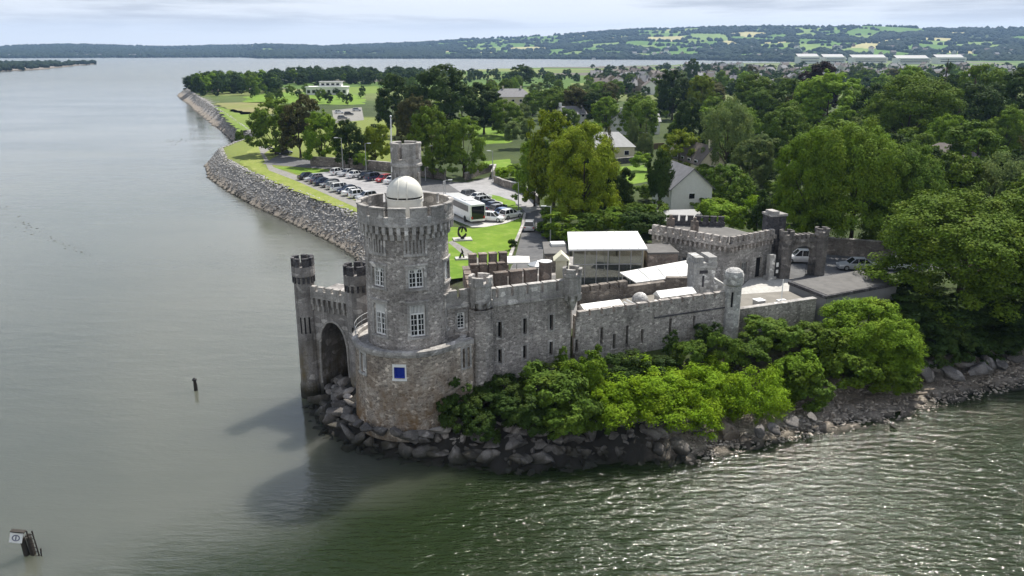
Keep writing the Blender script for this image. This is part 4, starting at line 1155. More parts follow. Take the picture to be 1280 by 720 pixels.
def trunk_mb(h, r, top, seed, limbs=5, spread=.25, lean=.0):
    rng = random.Random(seed); mb = MB()
    mb.tube([(0, 0, -.03), (0, 0, .02), (lean * .3, .0, h * .5), (lean, .01, h)], [r * 1.5, r * 1.1, r * .8, r * .55], 7)
    mb.tube([(lean, .01, h * .98), (lean * 1.2, 0, top)], [r * .55, r * .15], 6)
    for i in range(limbs):
        a = 2 * pi * i / limbs + rng.uniform(-.4, .4); z0 = h * rng.uniform(.65, 1.05); z1 = z0 + (top - h) * rng.uniform(.35, .8)
        q = spread * rng.uniform(.7, 1.1)
        mb.tube([(lean * .8, 0, z0), (q * .5 * cos(a), q * .5 * sin(a), z0 + (z1 - z0) * .45), (q * cos(a), q * sin(a), z1)], [r * .42, r * .28, r * .08], 5)
    return mb


def blobs_round(seed, n=9, zc=.55, rx=.28, rz=.29, base=.0):
    rng = random.Random(seed); b = [(0, 0, zc, rx * 1.15, rx * 1.15, rz * 1.3)]
    for i in range(n):
        a = 2 * pi * i / n + rng.uniform(-.3, .3); lev = ((i * .618) % 1) * .9 + rng.random() * .1
        rr = rng.uniform(.20, .33) * (1 - .45 * lev); z = base + .14 + (.92 - base - .2) * lev
        q = rng.uniform(.15, .22)
        b.append((rr * cos(a), rr * sin(a), z, q, q, q * rng.uniform(.75, 1.0)))
    b.append((rng.uniform(-.06, .06), rng.uniform(-.06, .06), .84, .17, .17, .15))
    return b


PROTO = {}
HIDE = []


def proto(key, blobs, nclump, nleaf, lsize, seed, trunk=True, **kw):
    tk = kw.pop('tk', {}); merged = kw.pop('merged', False)
    V, Fc = crown_geo(blobs, nclump, nleaf, lsize, seed, **kw)
    cm = np_mesh('crown', V, Fc, M['leaf_mid'])
    tm = None
    if trunk:
        t = dict(h=.3, r=.022, top=.75, seed=seed); t.update(tk)
        o = trunk_mb(**t).build('trunk', M['bark']); tm = o.data; bpy.data.objects.remove(o)
    PROTO[key] = (cm, tm)


for k in range(3):
    proto('round%d' % k, blobs_round(11 + k, 12 + k), 260, 13000, .0175, 20 + k, crad=.25, tk=dict(h=.2))
for k in range(2):
    rg = random.Random(40 + k)
    b = [(0, 0, .55, .27, .27, .34)] + [(rg.uniform(-.2, .2), rg.uniform(-.2, .2), rg.uniform(.14, .86), .17, .17, .15) for _ in range(14)]
    proto('tall%d' % k, b, 230, 12000, .0175, 44 + k, crad=.27, tk=dict(h=.2))
proto('willow', [(0, 0, .5, .34, .34, .40)] + [(.26 * cos(a), .26 * sin(a), .38 + .1 * (i % 3), .18, .18, .28) for i, a in enumerate(np.arange(0, 6.28, .8))] + [(0, 0, .78, .22, .22, .2)], 190, 13000, .017, 51, crad=.24, aspect=.35, droop=1.3)
for k in range(2):
    b = []
    for i in range(9):
        z = .12 + .09 * i; r = .30 * (1 - i / 10.5) + .03
        b.append((0, 0, z, r, r, .09))
    proto('conifer%d' % k, b, 190, 9000, .017, 60 + k, crad=.3, droop=.5, zmin=-.3, tk=dict(h=.9, top=.97, limbs=0))
proto('pine', [(0, 0, .62, .26, .26, .2), (.1, .05, .78, .22, .22, .18), (-.12, .1, .5, .22, .2, .14), (.14, -.08, .48, .2, .2, .13), (0, 0, .9, .14, .14, .09), (-.08, -.12, .72, .2, .2, .14)], 150, 9000, .018, 66, crad=.32, tk=dict(h=.5, r=.025, top=.85))
proto('cypress', [(0, 0, .1 + .11 * i, .22 * sin(pi * min(.95, (i + 1.6) / 9.6)) + .1, .22 * sin(pi * min(.95, (i + 1.6) / 9.6)) + .1, .12) for i in range(8)], 120, 6000, .02, 70, crad=.4, tk=dict(h=.2, r=.03, top=.8, limbs=0))
proto('umbrella', [(0, 0, .8, .42, .42, .16), (.2, .1, .78, .26, .26, .14), (-.2, -.05, .78, .26, .26, .14), (.02, -.2, .76, .25, .25, .13)], 110, 5000, .024, 71, crad=.3, tk=dict(h=.55, r=.03, top=.78, spread=.3))
for k in range(2):
    proto('far%d' % k, blobs_round(81 + k, 8), 80, 1700, .045, 84 + k, tk=dict(limbs=2))
# hero trees
proto('hero0', blobs_round(91, 16, .5, .30, .28, -.04), 520, 70000, .0085, 92, crad=.27, tk=dict(h=.3, r=.02, top=.75, limbs=7))
proto('hero1', blobs_round(95, 15, .55, .28, .28, -.02), 460, 55000, .0095, 96, crad=.26, tk=dict(h=.3, r=.02, top=.78, limbs=7))
# shrubs
def blobs_bush(seed, n=8, sq=.36):
    rg = random.Random(seed); b = [(0, 0, .42, .34, .34, .4)]
    for i in range(n):
        a = 2 * pi * i / n + rg.uniform(-.4, .4); q = rg.uniform(.16, .24); rr = rg.uniform(.16, .34)
        b.append((rr * cos(a), rr * sin(a), rg.uniform(.2, .78), q, q, q * 1.1))
    return b
for k in range(3): proto('bush%d' % k, blobs_bush(101 + k, 9), 150, 8500, .024, 104 + k, False, crad=.30, zmin=-.3)
for k in range(2):
    rg = random.Random(130 + k)
    b = [(rg.uniform(-.36, .36), rg.uniform(-.36, .36), rg.uniform(.2, .6), .17, .17, .3) for _ in range(18)]
    proto('sprawl%d' % k, b, 260, 15000, .0135, 133 + k, False, crad=.30, aspect=.5, droop=.9, zmin=-.1)
for k in range(2): 
    rg = random.Random(140 + k)
    b = [(rg.uniform(-.2, .2), rg.uniform(-.2, .2), .12 + .09 * i, .17 - .008 * i, .17 - .008 * i, .13) for i in range(9)]
    proto('spire%d' % k, b, 120, 6000, .022, 143 + k, False, crad=.34, zmin=-.3)


def crown_obj(parent, key, leaf, name='crown'):
    o = bpy.data.objects.new(name, PROTO[key][0]); link(o, parent)
    o.material_slots[0].link = 'OBJECT'; o.material_slots[0].material = M[leaf]
    return o


RG = random.Random(77)


def plant(name, x, y, W, H, key, leaf, label, cat, group=None, z=None, rz=None, trunk=True, far=False):
    z = TZ(x, y) - .05 if z is None else z
    rz = RG.uniform(0, 6.28) if rz is None else rz
    cm, tm = PROTO[key]
    if far:
        o = bpy.data.objects.new(name, cm); link(o); o.material_slots[0].link = 'OBJECT'; o.material_slots[0].material = M[leaf]
        o.location = (x, y, z); o.rotation_euler[2] = rz; o.scale = (W, W, H); setp(o, label, cat, group); return o
    e = empty(name, (x, y, z), label, cat, group, rz); e.scale = (W, W, H)
    crown_obj(e, key, leaf, 'crown' if name.endswith('tree') else 'foliage')
    if tm is not None and trunk: link(bpy.data.objects.new('trunk', tm), e)
    return e


KW = {'round0': .80, 'round1': .80, 'round2': .80, 'tall0': .72, 'tall1': .72, 'willow': .95, 'conifer0': .66, 'conifer1': .66, 'pine': .72, 'cypress': .62, 'umbrella': .95,
      'far0': .8, 'far1': .8, 'hero0': .82, 'hero1': .82, 'bush0': .95, 'bush1': .95, 'bush2': .95, 'sprawl0': 1.05, 'sprawl1': 1.05, 'spire0': .6, 'spire1': .6}


def ptree(u, vt, vb, wpx, key, leaf, label, name='tree', cat='tree', group=None, zb=None, far=False):
    """photo-measured tree: foot at row vb on the ground, top at row vt, crown wpx wide"""
    x, y = G(u, vb); z0 = TZ(x, y)
    zt = ZatY(vt, y); H = (zt - z0) * 1.02; W = wpx / FPX * (y * CT + (CAM_H - (z0 + zt) / 2) * ST) / KW[key]
    return plant(name, x, y, W, H, key, leaf, label, cat, group, far=far)


TREES = [
 # u, top, foot, width, kind, leaves, label
 (345, 122, 193, 60, 'round0', 'leaf_mid', 'mid green tree at the seaward end of the row behind the car park'),
 (376, 119, 197, 52, 'tall0', 'leaf_brown', 'tall copper brown tree in the row behind the car park'),
 (404, 137, 206, 50, 'round1', 'leaf_bright', 'fresh green rounded tree right of the copper tree behind the car park'),
 (437, 149, 210, 44, 'round2', 'leaf_dark', 'dark green tree behind the tall lamp post of the car park'),
 (470, 151, 208, 36, 'tall1', 'leaf_yellow', 'yellow-green tree just left of the keep turret'),
 (541, 131, 224, 62, 'round0', 'leaf_mid', 'big green tree directly right of the keep turret'),
 (580, 143, 222, 56, 'round1', 'leaf_mid', 'big rounded green tree at the end of the road beside the turret tree'),
 (552, 80, 172, 88, 'round2', 'leaf_dark', 'massive dark tree rising highest behind the keep'),
 (497, 93, 170, 60, 'round0', 'leaf_dark', 'dark tree left of the massive dark tree behind the keep'),
 (605, 104, 168, 52, 'tall0', 'leaf_dark', 'dark tree right of the massive dark tree'),
 (520, 118, 185, 50, 'round1', 'leaf_brown', 'brownish tree in front of the massive dark tree'),
 (632, 124, 172, 44, 'round2', 'leaf_mid', 'green tree below the big pale villa'),
 (652, 80, 108, 34, 'round1', 'leaf_dark', 'lone dark ball shaped tree standing out against the far channel'),
 (648, 146, 186, 40, 'bush0', 'leaf_grey', 'grey-green rounded tree at the right edge of the small bright lawn'),
 (692, 137, 262, 78, 'round0', 'leaf_yellow', 'yellow-green tree with the taller crown of the pair beside the lane'),
 (728, 152, 284, 92, 'hero1', 'leaf_yellow', 'large yellow-green tree nearest the lane behind the castle'),
 (668, 170, 258, 48, 'round2', 'leaf_bright', 'bright green tree on the inner edge of the lane bend'),
 (757, 160, 262, 19, 'cypress', 'leaf_brown', 'thin brown-green cypress in front of the cream bungalow'),
 (770, 205, 278, 40, 'tall1', 'leaf_dark', 'dark shrubby tree below the cypress'),
 (822, 188, 284, 38, 'pine', 'leaf_dark', 'dark pine with a bare trunk left of the white gabled house'),
 (848, 160, 222, 56, 'round1', 'leaf_yellow', 'yellow-green tree beside the white chimney stack'),
 (905, 117, 226, 76, 'willow', 'leaf_grey', 'large pale grey-green willow-like tree in the middle of the wood'),
 (858, 122, 190, 40, 'round2', 'leaf_dark', 'dark tree left of the pale willow-like tree'),
 (840, 86, 150, 46, 'round0', 'leaf_dark', 'dark tall tree at the edge of the suburb'),
 (874, 92, 152, 40, 'round1', 'leaf_yellow', 'yellowish tree beside the dark tall tree at the suburb edge'),
 (938, 168, 246, 58, 'tall0', 'leaf_grey', 'grey-green tree in front of the willow-like tree'),
 (910, 205, 268, 58, 'round0', 'leaf_shrub', 'mottled green tree between the white gabled house and the wood'),
 (896, 243, 296, 62, 'bush1', 'leaf_bright', 'round bright green bush tree just behind the gatehouse battlements'),
 (945, 245, 290, 34, 'umbrella', 'leaf_lime', 'small lime green flat topped tree behind the gatehouse'),
 (1006, 160, 305, 90, 'hero1', 'leaf_bright', 'bright green left crown of the great tree clump behind the gateway'),
 (1062, 148, 312, 120, 'hero0', 'leaf_mid', 'great tree with the widest crown directly behind the gateway'),
 (1122, 178, 316, 95, 'hero1', 'leaf_shrub', 'dark olive right hand crown of the great clump over the parked cars'),
 (1180, 190, 300, 90, 'round2', 'leaf_mid', 'green tree between the great clump and the near shore tree'),
 (1232, 186, 300, 100, 'willow', 'leaf_grey', 'pale grey-green tree behind the near shore tree'),
 (1290, 210, 320, 110, 'round0', 'leaf_mid', 'green tree cut by the right picture edge behind the shore tree'),
 (1196, 238, 384, 200, 'hero0', 'leaf_mid', 'huge spreading tree overhanging the shingle shore, nearest on the right'),
 (1292, 258, 388, 150, 'hero1', 'leaf_mid', 'second shore tree at the right picture edge'),
 (1030, 88, 178, 92, 'round1', 'leaf_bright', 'bright green domed tree standing above the wood'),
 (985, 98, 168, 66, 'round0', 'leaf_shrub', 'olive green tree left of the bright domed tree'),
 (940, 92, 160, 62, 'round2', 'leaf_mid', 'green tree between the suburb and the olive green tree'),
 (1020, 76, 150, 56, 'round0', 'leaf_purple', 'dark purple leaved tree on the wood skyline'),
 (1130, 92, 205, 118, 'hero1', 'leaf_mid', 'broad green tree filling the wood behind the great clump'),
 (1172, 72, 165, 44, 'conifer0', 'leaf_dark', 'tall dark conifer on the wood skyline below the white factory'),
 (1218, 80, 175, 70, 'round2', 'leaf_mid', 'green tree on the skyline right of the dark conifer'),
 (1258, 84, 190, 80, 'round0', 'leaf_dark', 'dark tree on the skyline at the right'),
 (1130, 82, 150, 50, 'round2', 'leaf_bright', 'small bright tree on the skyline left of the dark conifer'),
 (864, 73, 108, 20, 'round0', 'leaf_dark', 'dark clump tree standing at the end of the channel'),
 (690, 108, 150, 40, 'tall0', 'leaf_mid', 'tall slim tree right of the big pale villa'),
 (720, 104, 156, 44, 'tall1', 'leaf_brown', 'tall brownish tree in the gardens before the suburb'),
 (747, 112, 158, 40, 'tall0', 'leaf_dark', 'dark slim tree left of the blue-grey gabled house'),
 (800, 118, 176, 50, 'round1', 'leaf_mid', 'green tree right of the blue-grey gabled house'),
 (806, 144, 192, 22, 'conifer1', 'leaf_grey', 'small pointed pale conifer beside the bungalow garden'),
 (790, 142, 190, 14, 'cypress', 'leaf_grey', 'slim pale cypress beside the blue-grey gabled house'),
 (735, 150, 190, 34, 'bush2', 'leaf_bright', 'bright green bush left of the bungalow roof'),
]
for t in TREES: ptree(*t)
# garden shrubs
SHR = [
 (700, 262, 302, 50, 'spire0', 'leaf_bright', 'young bright tree at the foot of the lane'),
 (686, 255, 292, 26, 'spire1', 'leaf_shrub', 'dark narrow shrub at the lane edge'),
 (740, 262, 300, 46, 'bush0', 'leaf_shrub', 'dark shrub left of the pavilion roof'),
 (775, 256, 298, 60, 'bush1', 'leaf_bright', 'yellow-green shrub behind the pavilion roof'),
 (800, 250, 294, 50, 'bush2', 'leaf_shrub', 'dark green shrub behind the right end of the pavilion roof'),
 (800, 190, 214, 30, 'bush0', 'leaf_bright', 'clipped bright shrub in the bungalow garden'),
 (775, 225, 246, 40, 'bush1', 'leaf_shrub', 'dark shrub under the bungalow lawn'),
 (812, 226, 252, 36, 'bush2', 'leaf_shrub', 'dark shrub right of the bungalow lawn'),
 (651, 204, 224, 36, 'bush0', 'leaf_mid', 'green shrub behind the garden wall'),
 (632, 205, 228, 30, 'bush1', 'leaf_lime', 'lime shrub behind the garden wall'),
 (628, 150, 166, 22, 'bush1', 'leaf_dark', 'dark shrub beyond the small bright lawn'),
 (641, 297, 312, 12, 'bush2', 'leaf_dark', 'small dark bush on the lawn edge by the lane'),
 (880, 250, 290, 30, 'bush0', 'leaf_shrub', 'dark shrub beside the lean-to roof'),
 (928, 258, 292, 30, 'bush2', 'leaf_shrub', 'dark shrub under the lime tree'),
 (955, 238, 296, 40, 'bush0', 'leaf_dark', 'dark evergreen shrub behind the dark turret'),
 (452, 186, 212, 20, 'bush1', 'leaf_bright', 'bright shrub under the row behind the car park'),
 (300, 162, 172, 14, 'bush0', 'leaf_mid', 'small green bush on the sea bank near the path'),
 (350, 183, 192, 26, 'bush1', 'leaf_shrub', 'low dark bush beside the promenade bend'),
]
for t in SHR: ptree(*t, name='shrub', cat='shrub')
# filling of the wood: ordinary trees between those above
AVOID = [G(775, 172) + (9,), G(858, 255) + (7,), G(640, 150) + (10,), G(1190, 210) + (8,), G(780, 220) + (7,), G(615, 170) + (14,), G(775, 200) + (9,)]
placed = [(e.location.x, e.location.y) for e in bpy.data.objects if e.get('category') == 'tree']
def wood(n, box, size, keys, leaves, label, group, mind, far=False, tries=4000):
    k = 0
    for _ in range(tries):
        if k >= n: break
        u = RG.uniform(box[0], box[2]); v = RG.uniform(box[1], box[3]); x, y = G(u, v)
        if TZ(x, y) < 4.2 or any(hypot(x - a, y - b) < r for a, b, r in AVOID): continue
        if any(hypot(x - a, y - b) < mind for a, b in placed): continue
        placed.append((x, y)); H = RG.uniform(*size); kk = RG.choice(keys)
        W = H * RG.uniform(.75, 1.15) / KW[kk] * .85
        plant('tree', x, y, W, H, kk, RG.choice(leaves), label, 'tree', group, far=far); k += 1
MIX = ['leaf_mid', 'leaf_mid', 'leaf_dark', 'leaf_shrub', 'leaf_bright', 'leaf_mid', 'leaf_bright', 'leaf_grey', 'leaf_brown']
RND = ['round0', 'round1', 'round2', 'tall0', 'tall1']
wood(42, (880, 130, 1330, 270), (10, 15), RND, MIX, 'ordinary broadleaf tree packed in the wood behind the castle gateway', 'trees packed in the wood', 8.5)
wood(14, (1080, 140, 1330, 215), (14, 19), ['conifer0', 'conifer1', 'round2'], ['leaf_dark'], 'dark evergreen tree in the shaded band of the wood', 'dark trees in the wood', 7.5)
wood(44, (600, 112, 900, 172), (9, 13), RND, MIX, 'garden tree among the houses behind the keep', 'garden trees', 7)
wood(12, (480, 112, 640, 160), (10, 14), RND, MIX[:4], 'tree in the dark grove behind the keep', 'grove trees', 9)
wood(40, (860, 98, 1330, 132), (10, 16), ['far0', 'far1'], MIX, 'distant tree on the wooded ridge before the suburb', 'ridge trees', 14, True)
wood(48, (246, 104, 345, 120), (9, 13), ['far0', 'far1'], ['leaf_mid', 'leaf_far', 'leaf_bright'], 'tree in the small wood on the headland by the stone bank', 'headland wood', 7, True)
wood(36, (340, 97, 500, 108), (8, 12), ['far0', 'far1'], ['leaf_mid', 'leaf_far', 'leaf_dark'], 'tree in the belt behind the white clubhouse', 'clubhouse belt', 9, True)
wood(22, (310, 116, 460, 132), (4, 7), ['far0'], ['leaf_mid', 'leaf_dark'], 'small hedge tree along the playing field', 'hedge trees', 8, True)


def tree_mass(name, label, spec):
    V = []; 
    for n, box, size, mind in spec:
        k = 0; got = []
        for _ in range(n * 30):
            if k >= n: break
            x, y = G(RG.uniform(box[0], box[2]), RG.uniform(box[1], box[3]))
            if TZ(x, y) < 4.2 or any(abs(x - a) < mind and abs(y - b) < mind for a, b in got): continue
            got.append((x, y)); k += 1; H = RG.uniform(*size); W = H * RG.uniform(1., 1.5); me = PROTO['far%d' % (k % 2)][0]
            v = np.empty(len(me.vertices) * 3, np.float32); me.vertices.foreach_get('co', v); v = v.reshape(-1, 3)[:len(v) // 3 // 8 * 4] if False else v.reshape(-1, 3)
            c, s_ = cos(k * 1.3), sin(k * 1.3)
            V.append(np.stack([x + W * (v[:, 0] * c - v[:, 1] * s_), y + W * (v[:, 0] * s_ + v[:, 1] * c), TZ(x, y) - .3 + H * v[:, 2]], 1))
    V = np.concatenate(V); me = np_mesh(name, V, np.arange(len(V)).reshape(-1, 4), M['leaf_far'])
    setp(link(bpy.data.objects.new(name, me)), label, None, None, 'stuff')
tree_mass('treeline', 'far trees massed over the flat land, the headland and the suburb', [
    (60, (480, 93, 760, 104), (5, 9), 12), (330, (740, 85, 1300, 120), (6, 11), 9), (60, (240, 104, 345, 116), (8, 11), 7), (70, (340, 96, 520, 106), (9, 13), 9)])

k = 0; got = []
for _ in range(6000):
    if k >= 110: break
    u, v = RG.uniform(650, 1180), RG.uniform(150, 305); x, y = G(u, v)
    if TZ(x, y) < 4.3 or y < 101 or any(hypot(x - a, y - b) < r for a, b, r in AVOID) or any(hypot(x - a, y - b) < 4 for a, b in got): continue
    if u < 700 and v > 205: continue
    if 745 < u < 815 and 200 < v < 240: continue
    if y < 118 and x > 28: continue
    got.append((x, y)); k += 1; H = RG.uniform(2.2, 5); plant('shrub', x, y, H * RG.uniform(1.2, 1.7), H, RG.choice(['bush0', 'bush1', 'bush2']), RG.choice(MIX[:5]), 'garden shrub filling the ground between the trees behind the castle', 'shrub', 'garden shrubs')

# --- foreground shrubs on the bank below the castle: (u, top, foot, width px, kind, leaves, label)
def pbush(u, vt, vb, wpx, key, leaf, label, Yf, name='shrub'):
    y = Yf - (.9 if Yf < 63 and u < 850 else .1); 
    z0 = TZ(XatY(u, y, 3), y); x = XatY(u, y, z0 + .5); z0 = TZ(x, y) - .25
    zt = ZatY(vt, y); H = max(.8, (zt - z0)); W = wpx / FPX * (y * CT + (CAM_H - (z0 + zt) / 2) * ST) / KW[key]
    return plant(name, x, y, W, H, key, leaf, label, 'shrub', None, z=z0)
BU = [
 (578, 468, 0, 40, 'spire0', 'leaf_dark', 'dark narrow ivy clump between the drum and the corner turret', 58.0),
 (612, 478, 0, 60, 'bush1', 'leaf_dark', 'dark ivy mound at the foot of the corner turret', 58.6),
 (570, 496, 0, 50, 'bush0', 'leaf_dark', 'dark low ivy at the right foot of the drum', 56.6),
 (640, 470, 0, 60, 'bush2', 'leaf_dark', 'dark ivy mass under the long wing', 58.8),
 (650, 488, 0, 70, 'bush0', 'leaf_dark', 'dark shrub above the boulders under the long wing', 57.0),
 (688, 446, 0, 90, 'bush1', 'leaf_shrub', 'glossy dark green shrub with pale leaf tips under the slit windows', 59.0),
 (712, 475, 0, 80, 'bush2', 'leaf_shrub', 'glossy dark shrub nearest the boulders under the long wing', 57.2),
 (728, 440, 0, 60, 'bush0', 'leaf_bright', 'bright green shrub at the right end of the long wing', 59.8),
 (762, 470, 0, 60, 'bush1', 'leaf_lime', 'lime green shrub left of the sprawling lime mass', 58.0),
 (700, 430, 0, 24, 'spire1', 'leaf_shrub', 'thin upright shrub against the long wing', 61.2),
 (740, 428, 0, 26, 'spire0', 'leaf_shrub', 'thin upright shrub at the left end of the curtain wall', 62.0),
 (775, 446, 0, 60, 'bush2', 'leaf_dark', 'dark shrub at the foot of the curtain wall', 61.6),
 (806, 440, 0, 70, 'bush0', 'leaf_dark', 'dark shrub under the arrow slits of the curtain wall', 62.6),
 (836, 410, 0, 24, 'spire1', 'leaf_dark', 'tall dark upright shrub against the curtain wall', 64.2),
 (862, 420, 0, 46, 'bush1', 'leaf_shrub', 'shrub with pale tips against the curtain wall', 64.0),
 (820, 446, 0, 150, 'sprawl0', 'leaf_lime', 'wide sprawling lime green creeper mound in full sun', 60.2),
 (800, 472, 0, 130, 'sprawl1', 'leaf_lime', 'sprawling lime green creeper hanging over the rocks', 58.2),
 (880, 452, 0, 120, 'sprawl1', 'leaf_lime', 'sprawling lime green creeper right of the wide mound', 60.8),
 (858, 474, 0, 100, 'sprawl0', 'leaf_lime', 'sprawling lime green creeper above the dark cove', 58.4),
 (932, 448, 0, 110, 'sprawl0', 'leaf_lime', 'sprawling lime green creeper above the brown boulder', 61.2),
 (942, 468, 0, 76, 'sprawl1', 'leaf_lime', 'lowest lime green creeper at the top of the shingle', 60.2),
 (906, 412, 0, 46, 'bush2', 'leaf_shrub', 'rounded shrub below the end turret', 64.8),
 (884, 402, 0, 40, 'bush0', 'leaf_dark', 'dark shrub on the wall left of the end turret', 67.0),
 (955, 392, 0, 60, 'bush1', 'leaf_shrub', 'dark tree-like shrub under the retaining wall', 68.4),
 (978, 402, 0, 56, 'bush2', 'leaf_shrub', 'mottled shrub below the roof mast', 68.0),
 (935, 420, 0, 60, 'bush0', 'leaf_shrub', 'mottled green shrub above the lime creeper', 65.4),
 (996, 432, 0, 66, 'bush1', 'leaf_bright', 'green shrub with pale leaves above the shingle', 64.0),
 (1012, 470, 0, 60, 'bush2', 'leaf_shrub', 'low dark shrub at the top of the shingle bank', 62.8),
 (1030, 400, 0, 80, 'bush0', 'leaf_mid', 'green shrub at the left side of the big shore bush', 67.5),
 (1078, 372, 0, 120, 'hero1', 'leaf_bright', 'big bright green shore bush in front of the annexe', 68.4),
 (1110, 402, 0, 80, 'hero1', 'leaf_bright', 'bright green right shoulder of the big shore bush', 67.8),
 (1050, 425, 0, 90, 'bush1', 'leaf_mid', 'lower green part of the thicket over the shingle', 65.6),
 (1095, 440, 0, 90, 'bush2', 'leaf_mid', 'green shrub overhanging the cliff notch', 66.4),
 (1135, 400, 0, 40, 'spire1', 'leaf_bright', 'slim bright sapling at the right of the big shore bush', 69.0),
 (1155, 420, 0, 70, 'bush0', 'leaf_dark', 'dark shrub under the huge shore tree', 70.2),
 (1215, 412, 0, 90, 'bush1', 'leaf_dark', 'dark shrub on the cliff under the huge shore tree', 73.0),
 (1272, 405, 0, 90, 'bush2', 'leaf_dark', 'dark shrub on the cliff at the right picture edge', 76.5),
 (1140, 352, 0, 70, 'bush1', 'leaf_dark', 'dark shrub behind the right corner of the annexe', 80.5),
 (1150, 365, 0, 80, 'bush0', 'leaf_dark', 'tall dark shrub right of the annexe wall', 77.0),
 (1118, 392, 0, 60, 'bush2', 'leaf_dark', 'dark shrub between the big shore bush and the huge shore tree', 72.0),
 (1165, 380, 0, 90, 'bush0', 'leaf_dark', 'tall dark shrub under the left side of the huge shore tree', 73.0),
 (1185, 400, 0, 80, 'bush1', 'leaf_dark', 'dark shrub at the cliff edge under the middle of the huge shore tree', 71.5),
 (1205, 372, 0, 110, 'bush2', 'leaf_dark', 'wide dark shrub behind the cliff rocks under the huge shore tree', 75.5),
 (1250, 378, 0, 110, 'bush0', 'leaf_dark', 'dark shrub behind the cliff at the right under the shore trees', 77.0),
 (1240, 405, 0, 80, 'bush1', 'leaf_dark', 'dark shrub hanging over the cliff rocks at the right', 74.0),
 (665, 498, 0, 60, 'bush1', 'leaf_dark', 'low dark shrub directly above the cracked pale boulder', 56.6),
 (705, 502, 0, 70, 'bush0', 'leaf_shrub', 'low glossy shrub above the rock apron right of the cracked boulder', 56.4),
 (745, 492, 0, 60, 'bush2', 'leaf_shrub', 'low shrub at the left lower edge of the lime creeper', 56.8),
 (600, 508, 0, 50, 'bush2', 'leaf_dark', 'low dark ivy above the long flat-faced boulder', 56.2),
 (1000, 452, 0, 60, 'bush0', 'leaf_mid', 'green shrub between the lime creeper and the big shore bush', 63.4),
]
for b in BU: pbush(*b)
# ------------------------------------------------------------------ rocks
def rock_mesh(seed, sub=2, cuts=9):
    rng = np.random.RandomState(seed); bm = bmesh.new(); bmesh.ops.create_icosphere(bm, subdivisions=sub, radius=1)
    v = np.array([p.co[:] for p in bm.verts])
    for _ in range(cuts):
        d = unit_dirs(rng, 1)[0]; h = rng.uniform(.34, .72); s = v @ d; v -= np.outer(np.clip(s - h, 0, None) * .97, d)
    v *= np.array([1, rng.uniform(.7, .95), rng.uniform(.6, .85)]); v += rng.normal(0, .02, v.shape)
    f = np.array([[q.index for q in x.verts] for x in bm.faces]); bm.free()
    return v, f
ROCKS = []
for k in range(7):
    v, f = rock_mesh(200 + k, 3, 11); ROCKS.append(np_mesh('boulder', v, f, M['rock'], 3))
M['rock_brown'] = stone('brown_rock', (.14, .115, .09), (.24, .20, .16), (.2, .17, .14), .6, .3, None, 1.2, .5, .3)
def boulder(x, y, s, label, group=None, k=None, z=None, mat=None, sc=None, rot=None):
    o = bpy.data.objects.new('boulder', ROCKS[RG.randrange(7) if k is None else k]); link(o)
    o.location = (x, y, (TZ(x, y) if z is None else z) + s * .15); sc = sc or (RG.uniform(.9, 1.35), RG.uniform(.8, 1.1), RG.uniform(.7, 1.05))
    o.scale = tuple(s * q for q in sc); o.rotation_euler = rot or (RG.uniform(-.3, .3), RG.uniform(-.3, .3), RG.uniform(0, 6.28))
    if mat: o.material_slots[0].link = 'OBJECT'; o.material_slots[0].material = M[mat]
    setp(o, label, 'boulder', group)
LB = 'grey angular boulder in the tumbled rock apron at the foot of the castle'
foot = [(-17.3, 64.8), (-16.4, 61.5), (-15.0, 59.2), (-13.0, 57.2), (-10.4, 55.6), (-7.5, 54.7), (-4.6, 54.2), (-2, 53.7), (.5, 53.2), (3, 53.7), (6, 54.5), (8.8, 55.0), (11.5, 54.8), (13.5, 55.4)]
for i in range(len(foot) - 1):
    (x0, y0), (x1, y1) = foot[i], foot[i + 1]; L = hypot(x1 - x0, y1 - y0); nx, ny = -(y1 - y0) / L, (x1 - x0) / L
    if ny < 0: nx, ny = -nx, -ny
    if x0 < -13: nx, ny = .8, .6
    for row, (inn, zz_, s) in enumerate(((-.3, -.1, .8), (.6, .7, 1.1), (1.6, 1.5, 1.05), (2.5, 2.2, .8))):
        n = max(1, round(L / (s * 1.12)))
        for k in range(n):
            t = (k + RG.uniform(.25, .75)) / n; q = inn + RG.uniform(-.3, .3)
            boulder(x0 + (x1 - x0) * t + nx * q, y0 + (y1 - y0) * t + ny * q, s * RG.uniform(.7, 1.25), LB, 'rock apron boulders', z=zz_ - .25)
for k in range(11):
    a = A0 + R(-88 + 14 * k); rr_ = RG.uniform(4.75, 5.15); boulder(TC[0] + rr_ * cos(a), TC[1] + rr_ * sin(a), RG.uniform(.7, 1.05), LB, 'rock apron boulders', z=RG.uniform(1.75, 2.15), sc=(1.2, .9, .8))
for _ in range(900):
    if len(LB) and sum(1 for o in HIDE) >= 170: break
    x, y = RG.uniform(-17, 14), RG.uniform(52, 60); d_ = float(coast_d([(x, y)])[0])
    if not -.3 < d_ < 3.4 or (x + 8.1) ** 2 + (y - 60) ** 2 < 20.5: continue
    HIDE.append(1); boulder(x, y, RG.uniform(.22, .48), LB, 'rock apron boulders', z=TZ(x, y) + .05)
x, y = G(606, 552, 1.); boulder(x, y, 1.0, 'pale blocky boulder cracked across, largest under the long wing', k=1, z=.7, sc=(1.25, .8, 1.05), rot=(0, .1, .2))
x, y = G(566, 546, 1.); boulder(x, y, 1.0, 'long pale flat-faced boulder under the drum', k=2, z=.7, sc=(1.6, .8, .95), rot=(.1, .05, .1))
x, y = G(434, 515, 1.); boulder(x, y, 1.2, 'pale slab boulder leaning below the water gate', k=3, z=1.3, sc=(1.2, .8, .9), rot=(.3, .5, .5))
